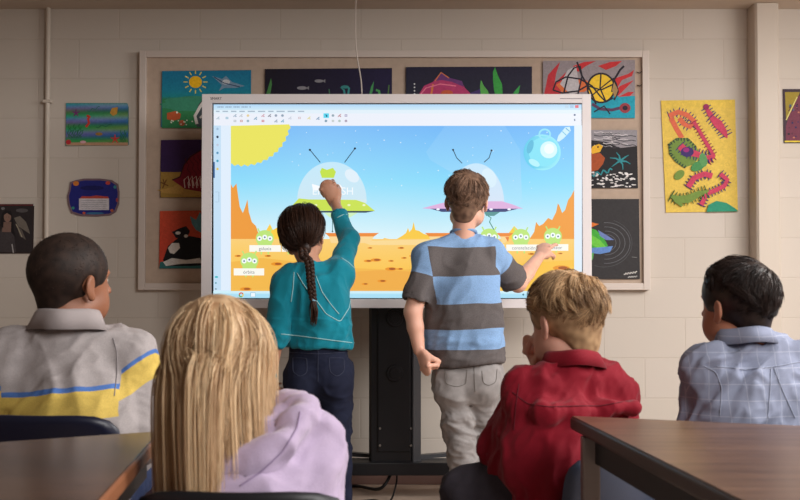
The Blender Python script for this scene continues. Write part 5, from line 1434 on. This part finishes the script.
acc4 = lambda d_: (d_[:, 2] > .18) & ((d_[:, 1] < .25 + .9 * np.maximum(d_[:, 2], 0)) | ((np.abs(d_[:, 0]) > .62) & (d_[:, 1] < .42)))
strands('hair_strand', hc_, hR, hs, mh4, hair4, n=6500, clumps=260, accept=acc4, length=len4, seg=16, crown=(.0, -.1, 1.0), grav=grav4, lift=.10, layer=.016, width=.00085, spread=.0095, seed=41, out_bias=bias4, wav=.0015, cut=lambda p_: ~((p_[:, 0] < -.045) & (p_[:, 1] > -.005)), tonefn=lambda S_, t_: .12 + t_ * 1.05)['kind'] = 'stuff'

# ---------------------------------------------------------------- boy in red shirt
Y = 2.66
rb = empty('person', (P(571, 500, Y)[0], Y, 0), 'person with fair bowl-cut hair in a dark red shirt, seated with chin on hand', 'person')
hipx = P(585, 500, Y)[0]
S = dict(nb=SL(572, 366, Y), sl=SL(529, 396, Y - .03), sr=SL(608, 395, Y + .03), w=SL(567, 455, Y - .02), h=np.array([hipx - .03, Y - .02, .565]), rc=.130, rw=.125, rh=.125, n=rotm(-18)[:, 1])
hc_, hR, hs = SL(566, 322, Y + .03), rotm(-36, -10, -2), 1.03
elL, wrL = SL(504, 453, Y + .02), SL(540, 370, Y + .12); elR, wrR = SL(616, 458, Y + .04), SL(596, 480, Y + .25)
hips = [np.array([hipx - .10, Y, .52]), np.array([hipx + .06, Y + .04, .52])]
knees = [SL(470, 494, Y + .06), np.array([hipx - .10, Y + .40, .50])]; ank = [knees[0] + np.array([-.02, .06, -.40]), knees[1] + np.array([0, .05, -.40])]
fl = Field(.0045)
for c_, k_ in torso_caps(S, -.012): fl.add(c_, k_)
head_ops(fl, hc_, hR, hs); neck_ops(fl, hc_, hR, hs, S['nb'], .044)
for sh, el, wr in ((S['sl'], elL, wrL), (S['sr'], elR, wrR)): fl.add(cap(sh, el, .038, .033), .02); fl.add(cap(el, wr, .031, .023), .01)
legs_seated(fl, hips, knees, ank)
hand_ops(fl, wrL, nrm(SL(528, 343, Y + .10) - wrL), np.array([.55, -.35, .3]), -1, curl=(45, 55, 60, 62), s=.95, thumb_curl=20, thumb_out=.6)
hand_ops(fl, wrR, (-.4, .9, -.1), (0, 0, -1), -1, curl=(25, 25, 25, 25))
skin_body('body', fl, sk_red, rb); eyes(hc_, hR, hs, rb, m_iris)
m_red = mat('red_cotton', (132, 14, 34), .8, bump=(800, .35), var=.07, vscale=16, sheen=.1, spec=.2)
m_redst = mat('red_stitch', (96, 10, 28), .8)
fl = Field(.005)
for sh, el, wr in ((S['sl'], elL, wrL), (S['sr'], elR, wrR)):
    fl.add(cap(sh, el, .056, .056), .02); fl.add(cap(el, wr, .054, .040), .02)
cut_ring(fl, elL + (wrL - elL) * .72, wrL - elL, .05, .02, .034); cut_ring(fl, elR + (wrR - elR) * .9, wrR - elR, .05, .02, .034)
for c_, k_ in torso_caps(S, .018, .022): fl.add(c_, k_)
# gathered back yoke
fl.add(cap(SL(545, 412, Y - .11), SL(632, 408, Y - .06), .020, .018), .03)
fl.sub(cyl(np.array([hipx, Y, .47]), np.array([hipx, Y, .30]), .3), .004); fl.sub(cap(SL(571, 360, Y), SL(570, 335, Y + .02), .052, .065), .008)
red = cloth('shirt', fl, m_red, rb, fold=[dict(amp=.009, freq=8, along=(.25, 0, 1), squash=.3, seed=71), dict(amp=.007, freq=15, along=(.5, .1, 1), squash=.25, seed=72)])
piping('seam_stitching', red, [[(512, 392), (528, 404), (550, 407), (575, 406), (600, 406), (628, 401)], [(519, 384), (516, 405), (514, 430)]], .0011, m_redst, red)
collar('collar', SL(572, 368, Y), (0.02, .16, 1), hR[:, 1], .050, .052, .034, m_red, rb, flare=.012, gap=30, thick=.0035, drop=.004)
m_cj = mat('charcoal_denim', (62, 58, 66), .85, bump=(900, .3), var=.1, vscale=40, spec=.2)
trousers(S, hips, knees, ank, m_cj, rb, r=(.080, .070, .05), seed=81)
for a in ank: shoe('shoe', a, -20, rb, m_shoe)
mh5 = hair_mat('sandy_hair', (112, 82, 58), (226, 188, 144), .42)
hair5 = hair_cap('hair', hc_, hR, hs, mh5, rb, .006, [((0, .100, -.040), (.075, .066, .080)), ((.084, .020, -.045), (.030, .045, .048)), ((-.084, .020, -.045), (.030, .045, .048)), ((0, -.04, -.140), (.09, .10, .040))], extra=[((0, -.050, -.054), (.043, .027, .040))])
accS = lambda d_: (d_[:, 1] < .35) & ((d_[:, 2] > -.50) | ((np.abs(d_[:, 0]) < .5) & (d_[:, 1] < -.25) & (d_[:, 2] > -.88))) & (d_[:, 2] < .15) & ~((np.abs(d_[:, 0]) > .80) & (d_[:, 2] < -.10) & (d_[:, 1] > -.30))
strands('hair_strand', hc_, hR, hs, mh5, hair5, n=4200, clumps=700, accept=accS, length=.030, seg=3, crown=(0, -.2, 1), lift=.22, layer=.008, width=.0008, spread=.005, seed=73)['kind'] = 'stuff'
accT = lambda d_: (d_[:, 2] > .02 - .1 * d_[:, 1]) & (d_[:, 1] < .8)
strands('hair_strand', hc_, hR, hs, mh5, hair5, n=5200, clumps=360, accept=accT, length=lambda g_: (.034 + .058 * np.clip(g_[:, 2], 0, 1)) * rng.uniform(.62, 1.08, len(g_)), seg=8, crown=(.10, -.42, .9), lift=.30, grav=lambda g_, t: np.full(len(g_), .25 * t), layer=.017, width=.0009, spread=.0065, seed=74)['kind'] = 'stuff'

# ---------------------------------------------------------------- boy in blue-grey checked shirt, far right
Y = 2.78
ob_ = empty('person', (P(750, 500, Y)[0], Y, 0), 'person with short black hair in a blue-grey checked shirt, seated at far right', 'person')
hipx = P(762, 500, Y)[0]
S = dict(nb=SL(748, 345, Y), sl=SL(710, 373, Y - .03), sr=SL(818, 368, Y + .03), w=SL(760, 440, Y - .02), h=np.array([hipx, Y - .03, .57]), rc=.150, rw=.140, rh=.135, n=rotm(-12)[:, 1])
hc_, hR, hs = SL(737, 306, Y + .03), rotm(-34, 0, -3), 1.04
elL, wrL = SL(703, 452, Y + .0), SL(712, 480, Y + .24); elR, wrR = SL(836, 450, Y + .04), SL(815, 480, Y + .25)
hips = [np.array([hipx - .09, Y, .52]), np.array([hipx + .07, Y + .02, .52])]
knees = [h_ + np.array([-.06, .38, -.01]) for h_ in hips]; ank = [k_ + np.array([0, .03, -.42]) for k_ in knees]
fl = Field(.005)
for c_, k_ in torso_caps(S, -.012): fl.add(c_, k_)
head_ops(fl, hc_, hR, hs); neck_ops(fl, hc_, hR, hs, S['nb'], .046)
for sh, el, wr in ((S['sl'], elL, wrL), (S['sr'], elR, wrR)): fl.add(cap(sh, el, .042, .035), .02); fl.add(cap(el, wr, .034, .024), .01)
legs_seated(fl, hips, knees, ank)
hand_ops(fl, wrL, (.3, .9, -.1), (0, 0, -1), 1, curl=(25, 25, 25, 25)); hand_ops(fl, wrR, (-.4, .9, -.1), (0, 0, -1), -1, curl=(25, 25, 25, 25))
skin_body('body', fl, sk_right, ob_); eyes(hc_, hR, hs, ob_, m_iris)
m_chk, nt, b = new_mat('checked_chambray')
tc = nt.nodes.new('ShaderNodeTexCoord'); sp = nt.nodes.new('ShaderNodeSeparateXYZ'); nt.links.new(tc.outputs['Object'], sp.inputs[0])
def chk_line(out, period, width, rot=0):
    a = nt.nodes.new('ShaderNodeMath'); a.operation = 'MULTIPLY'; a.inputs[1].default_value = 1 / period; nt.links.new(out, a.inputs[0])
    f_ = nt.nodes.new('ShaderNodeMath'); f_.operation = 'FRACT'; nt.links.new(a.outputs[0], f_.inputs[0])
    g_ = nt.nodes.new('ShaderNodeMath'); g_.operation = 'LESS_THAN'; g_.inputs[1].default_value = width; nt.links.new(f_.outputs[0], g_.inputs[0]); return g_.outputs[0]
l1 = chk_line(sp.outputs['Z'], .038, .07); l2 = chk_line(sp.outputs['X'], .042, .06)
mxm = nt.nodes.new('ShaderNodeMath'); mxm.operation = 'MAXIMUM'; nt.links.new(l1, mxm.inputs[0]); nt.links.new(l2, mxm.inputs[1])
ml = nt.nodes.new('ShaderNodeMath'); ml.operation = 'MULTIPLY'; ml.inputs[1].default_value = .35; nt.links.new(mxm.outputs[0], ml.inputs[0])
cm = nt.nodes.new('ShaderNodeMix'); cm.data_type = 'RGBA'; cm.inputs[6].default_value = rgba((138, 144, 166)); cm.inputs[7].default_value = rgba((184, 188, 204)); nt.links.new(ml.outputs[0], cm.inputs[0])
nt.links.new(cm.outputs[2], b.inputs['Base Color']); b.inputs['Roughness'].default_value = .85; b.inputs['Specular IOR Level'].default_value = .2
add_bump(nt, b, 900, .4)
fl = Field(.005)
for sh, el, wr in ((S['sl'], elL, wrL), (S['sr'], elR, wrR)):
    fl.add(cap(sh, el, .058, .056), .02); fl.add(cap(el, wr, .054, .040), .02); cut_ring(fl, el + (wr - el) * .9, wr - el, .05, .02, .034)
for c_, k_ in torso_caps(S, .018, .014): fl.add(c_, k_)
fl.sub(cyl(np.array([hipx, Y, .47]), np.array([hipx, Y, .30]), .3), .004); fl.sub(cap(SL(747, 338, Y), SL(742, 312, Y + .02), .054, .066), .008)
chk = cloth('shirt', fl, m_chk, ob_, fold=[dict(amp=.010, freq=8, along=(.6, 0, 1), squash=.28, seed=95), dict(amp=.006, freq=15, along=(.8, .1, .6), squash=.25, seed=92)])
piping('seam_stitching', chk, [[(700, 364), (716, 372), (722, 388), (720, 416)], [(716, 366), (745, 370), (780, 366), (800, 362)], [(771, 368), (770, 392), (768, 418)], [(774, 368), (783, 392), (795, 418)]], .0012, mat('pale_stitch', (150, 156, 176), .8), chk)
collar('collar', SL(745, 345, Y), (-.02, .14, 1), hR[:, 1], .050, .054, .036, m_chk, ob_, flare=.014, gap=30, thick=.0035, drop=.004)
trousers(S, hips, knees, ank, m_bj, ob_, seed=101)
for a in ank: shoe('shoe', a, -10, ob_, m_shoe)
mh6 = hair_mat('black_hair', (14, 11, 12), (66, 52, 48), .36)
hair6 = hair_cap('hair', hc_, hR, hs, mh6, ob_, .006, [((0, .100, -.030), (.090, .066, .080)), ((.084, .024, -.045), (.030, .048, .048)), ((-.084, .024, -.045), (.030, .048, .048)), ((0, -.04, -.140), (.09, .10, .040))], extra=[((0, -.050, -.054), (.043, .027, .040))])
acc6 = lambda d_: (d_[:, 1] < .30 + 1.0 * np.maximum(d_[:, 2], 0)) & ((d_[:, 2] > -.50) | ((np.abs(d_[:, 0]) < .5) & (d_[:, 1] < -.25) & (d_[:, 2] > -.88))) & ~((np.abs(d_[:, 0]) > .82) & (d_[:, 2] < -.05) & (d_[:, 1] > -.33))
strands('hair_strand', hc_, hR, hs, mh6, hair6, n=6000, clumps=650, accept=acc6, length=lambda g_: .024 + .030 * np.clip(g_[:, 2] + .5, 0, 1), seg=6, crown=(.35, -.55, .72), lift=.36, layer=.010, width=.0008, spread=.0055, seed=91)['kind'] = 'stuff'
# ================================================================== tables and chairs
def wood_mat(name, c1, c2, rough, rot):
    m, nt, b = new_mat(name)
    tc = nt.nodes.new('ShaderNodeTexCoord'); mp = nt.nodes.new('ShaderNodeMapping'); mp.inputs['Rotation'].default_value = (0, 0, rot); mp.inputs['Scale'].default_value = (2.2, 26, 8)
    n = nt.nodes.new('ShaderNodeTexNoise'); n.inputs['Scale'].default_value = 1.6; n.inputs['Detail'].default_value = 7; n.inputs['Distortion'].default_value = .5
    cr = nt.nodes.new('ShaderNodeValToRGB'); cr.color_ramp.elements[0].position = .3; cr.color_ramp.elements[1].position = .72
    cr.color_ramp.elements[0].color = rgba(c1); cr.color_ramp.elements[1].color = rgba(c2)
    nt.links.new(tc.outputs['Object'], mp.inputs[0]); nt.links.new(mp.outputs[0], n.inputs['Vector']); nt.links.new(n.outputs['Fac'], cr.inputs[0]); nt.links.new(cr.outputs[0], b.inputs['Base Color'])
    b.inputs['Roughness'].default_value = rough; b.inputs['Specular IOR Level'].default_value = .5
    return m
m_edge_d = mat('dark_edge_band', (58, 42, 38), .35)
m_edge_l = mat('wood_edge_band', (150, 96, 66), .4)
m_apron = mat('dark_steel_apron', (26, 22, 24), .45, metal=.3)
m_leg = mat('grey_steel_leg', (142, 134, 132), .35, metal=.5)
m_chrome = mat('chrome_leg', (190, 190, 192), .2, metal=1.0)
ZT = .72
def table(poly, legs, wood, edge, label, apron_in=.04):
    cx_ = sum(p_[0] for p_ in poly) / len(poly); cy_ = sum(p_[1] for p_ in poly) / len(poly)
    t = empty('classroom_table', (cx_, cy_, 0), label, 'table')
    def inset(k): 
        out = []
        for x, y in poly:
            dx, dy = cx_ - x, cy_ - y; l = math.hypot(dx, dy); out.append((x + dx / l * k, y + dy / l * k))
        return out
    w = MB(); w.prism(poly, ZT - .030, ZT - .002, bev=.006); w.build('edge_band', edge, t, smooth=False)
    w = MB(); w.prism(inset(.007), ZT - .006, ZT, bev=.0012); w.build('table_top', wood, t)
    o = inset(apron_in); i_ = inset(apron_in + .03); w = MB(); n = len(o)
    for k in range(n):
        l = (k + 1) % n
        w.prism([o[k], o[l], i_[l], i_[k]], ZT - .085, ZT - .030)
    w.build('apron', m_apron, t)
    for (x, y) in legs:
        w = MB(); w.box((x - .018, y - .018, .02), (x + .018, y + .018, ZT - .031), bev=.004); lg = w.build('leg', m_leg, t)
        w = MB(); w.tube([(x, y, 0.001), (x, y, .022)], [.020, .017], 16); w.build('foot_cap', m_apron, lg, smooth=False)
    return t
def unit(dx, dy): l = math.hypot(dx, dy); return (dx / l, dy / l)
A = P(570, 415, 2.4); A = (A[0], 2.4); df = unit(.443, -.162); ds = unit(.085, -.925)
A = (A[0], 1100 * .295 / 135.0)
B = (A[0] + df[0] * 1.5, A[1] + df[1] * 1.5); D = (A[0] + ds[0] * 1.35, A[1] + ds[1] * 1.35); Cc = (B[0] - .10, D[1] - .25)
LGX = P(592, 460, A[1] - .12)[0]
table([D, Cc, B, A], [(LGX, A[1] - .10), (D[0] + .08, D[1] + .08), (B[0] - .12, B[1] - .10), (Cc[0] - .1, Cc[1] + .12)], wood_mat('dark_walnut_laminate', (84, 60, 50), (124, 92, 74), .30, .3), m_edge_d, 'dark brown school table at right with a grey steel corner leg, behind the red shirt')
Q = (-.466, 2.163); df = unit(-.267, -.148); ds = unit(.066, -.688)
B = (Q[0] + df[0] * 1.5, Q[1] + df[1] * 1.5); D = (Q[0] + ds[0] * 1.35, Q[1] + ds[1] * 1.35); Cc = (B[0] + .15, D[1] - .25)
table([Q, B, Cc, D], [(Q[0] - .09, Q[1] - .12), (D[0] - .08, D[1] + .08), (B[0] + .14, B[1] - .05), (Cc[0] + .1, Cc[1] + .12)], wood_mat('brown_laminate', (60, 42, 34), (98, 70, 54), .24, -.5), m_edge_l, 'brown school table with a lighter wood edge, in front of the grey polo')

def plate(center, R_, hw, hh, thick, bend, n=40, rings=8, e=4.5):
    """rounded, curved shell; local x across, local y up the plate, local z its thickness"""
    vs = []; fs = []
    for side in (0, 1):
        vs.append((0.0, 0.0, side)); 
        for r_ in range(1, rings + 1):
            k = r_ / rings
            for i in range(n):
                a = 2 * math.pi * i / n; c_, s_ = math.cos(a), math.sin(a)
                q = (abs(c_) ** e + abs(s_) ** e) ** (-1 / e)
                vs.append((c_ * q * k, s_ * q * k, side if r_ < rings else (.25 if side == 0 else .75)))
    N = 1 + rings * n
    for side in (0, 1):
        b_ = side * N
        for i in range(n):
            l = (i + 1) % n; f = [b_, b_ + 1 + i, b_ + 1 + l]; fs.append(f if side else f[::-1])
            for r_ in range(rings - 1):
                o = b_ + 1 + r_ * n; f = [o + i, o + n + i, o + n + l, o + l]; fs.append(f if side else f[::-1])
    o = 1 + (rings - 1) * n
    for i in range(n): l = (i + 1) % n; fs.append([o + i, o + l, N + o + l, N + o + i])
    out = []
    for x, y, sd in vs:
        out.append(np.array(center) + np.array(R_) @ np.array([x * hw, y * hh, bend(x, y) + (sd - .5) * thick]))
    return out, fs
def chair(x, y, yaw, top_z, w_, m, label, seat_z=.43, back_h=.24, group=None):
    c = empty('school_chair', (x, y, 0), label, 'chair', group)
    R_ = rotm(yaw); o = np.array([x, y, 0.0])
    def W(a, b_, z): return o + R_[:, 0] * a + R_[:, 1] * b_ + np.array([0, 0, z])
    MBx = MB(); RS = np.stack([R_[:, 0], R_[:, 1], R_[:, 2]], 1)
    v, f = plate(W(0, .02, seat_z - .008), RS, w_ * .47, .19, .010, lambda a, b_: .012 * a * a - (.025 * max(b_, 0) ** 2) + .02 * max(-b_, 0) ** 3); MBx.add(v, f); MBx.build('seat', m, c, smooth=True)
    MBx = MB(); RB = np.stack([R_[:, 0], nrm(R_[:, 2] * 1 - R_[:, 1] * .16), nrm(R_[:, 1] + R_[:, 2] * .16)], 1)
    v, f = plate(W(0, -.185, top_z - back_h / 2), RB, w_ / 2, back_h / 2, .012, lambda a, b_: .035 * a * a); MBx.add(v, f); MBx.build('backrest', m, c, smooth=True)
    for sx in (-1, 1):
        t_ = MB(); t_.tube(bez([W(sx * w_ * .36, -.10, seat_z - .03), W(sx * w_ * .38, -.165, seat_z + .02), W(sx * w_ * .38, -.188, top_z - back_h * .75)], 6), .010, 10); t_.build('back_support', m_chrome, c, smooth=True)
        for sy, fy in ((-.13, -.20), (.15, .19)):
            t_ = MB(); t_.tube([W(sx * w_ * .34, sy, seat_z - .022), W(sx * w_ * .40, sy * 1.05, seat_z - .045), W(sx * w_ * .46, fy, .012)], .0105, 10); lg = t_.build('leg', m_chrome, c, smooth=True)
            t_ = MB(); t_.tube([W(sx * w_ * .46, fy, .001), W(sx * w_ * .4595, fy * .998, .03)], .0135, 12); t_.build('foot_cap', m_apron, lg, smooth=True)
        t_ = MB(); t_.tube([W(sx * w_ * .36, -.15, seat_z - .024), W(sx * w_ * .36, .16, seat_z - .024)], .009, 8); t_.build('seat_rail', m_chrome, c, smooth=True)
    return c
m_nv = mat('navy_plastic', (20, 24, 48), .35, spec=.5, bump=(600, .08)); m_bp = mat('blue_plastic', (66, 76, 98), .4, spec=.5, bump=(600, .08)); m_bk = mat('black_plastic', (22, 22, 28), .4, spec=.5, bump=(600, .08))
cx_ = P(45, 430, 2.42)[0]
chair(cx_, 2.60, 4, P(45, 414, 2.42)[2], .36, m_nv, 'navy plastic school chair under the person in the grey polo')
chair(P(245, 500, 1.75)[0], 1.90, 2, P(245, 489, 1.72)[2], .36, m_bk, 'black plastic school chair under the person in the lilac hoodie')
chair(.40 + .02, 2.70, -38, P(580, 457, 2.45)[2], .38, m_bp, 'blue plastic school chair under the person in the red shirt', back_h=.20)
chair(P(768, 500, 2.72)[0], 2.80, -10, .66, .38, m_nv, 'navy plastic school chair under the person in the checked shirt', back_h=.22)
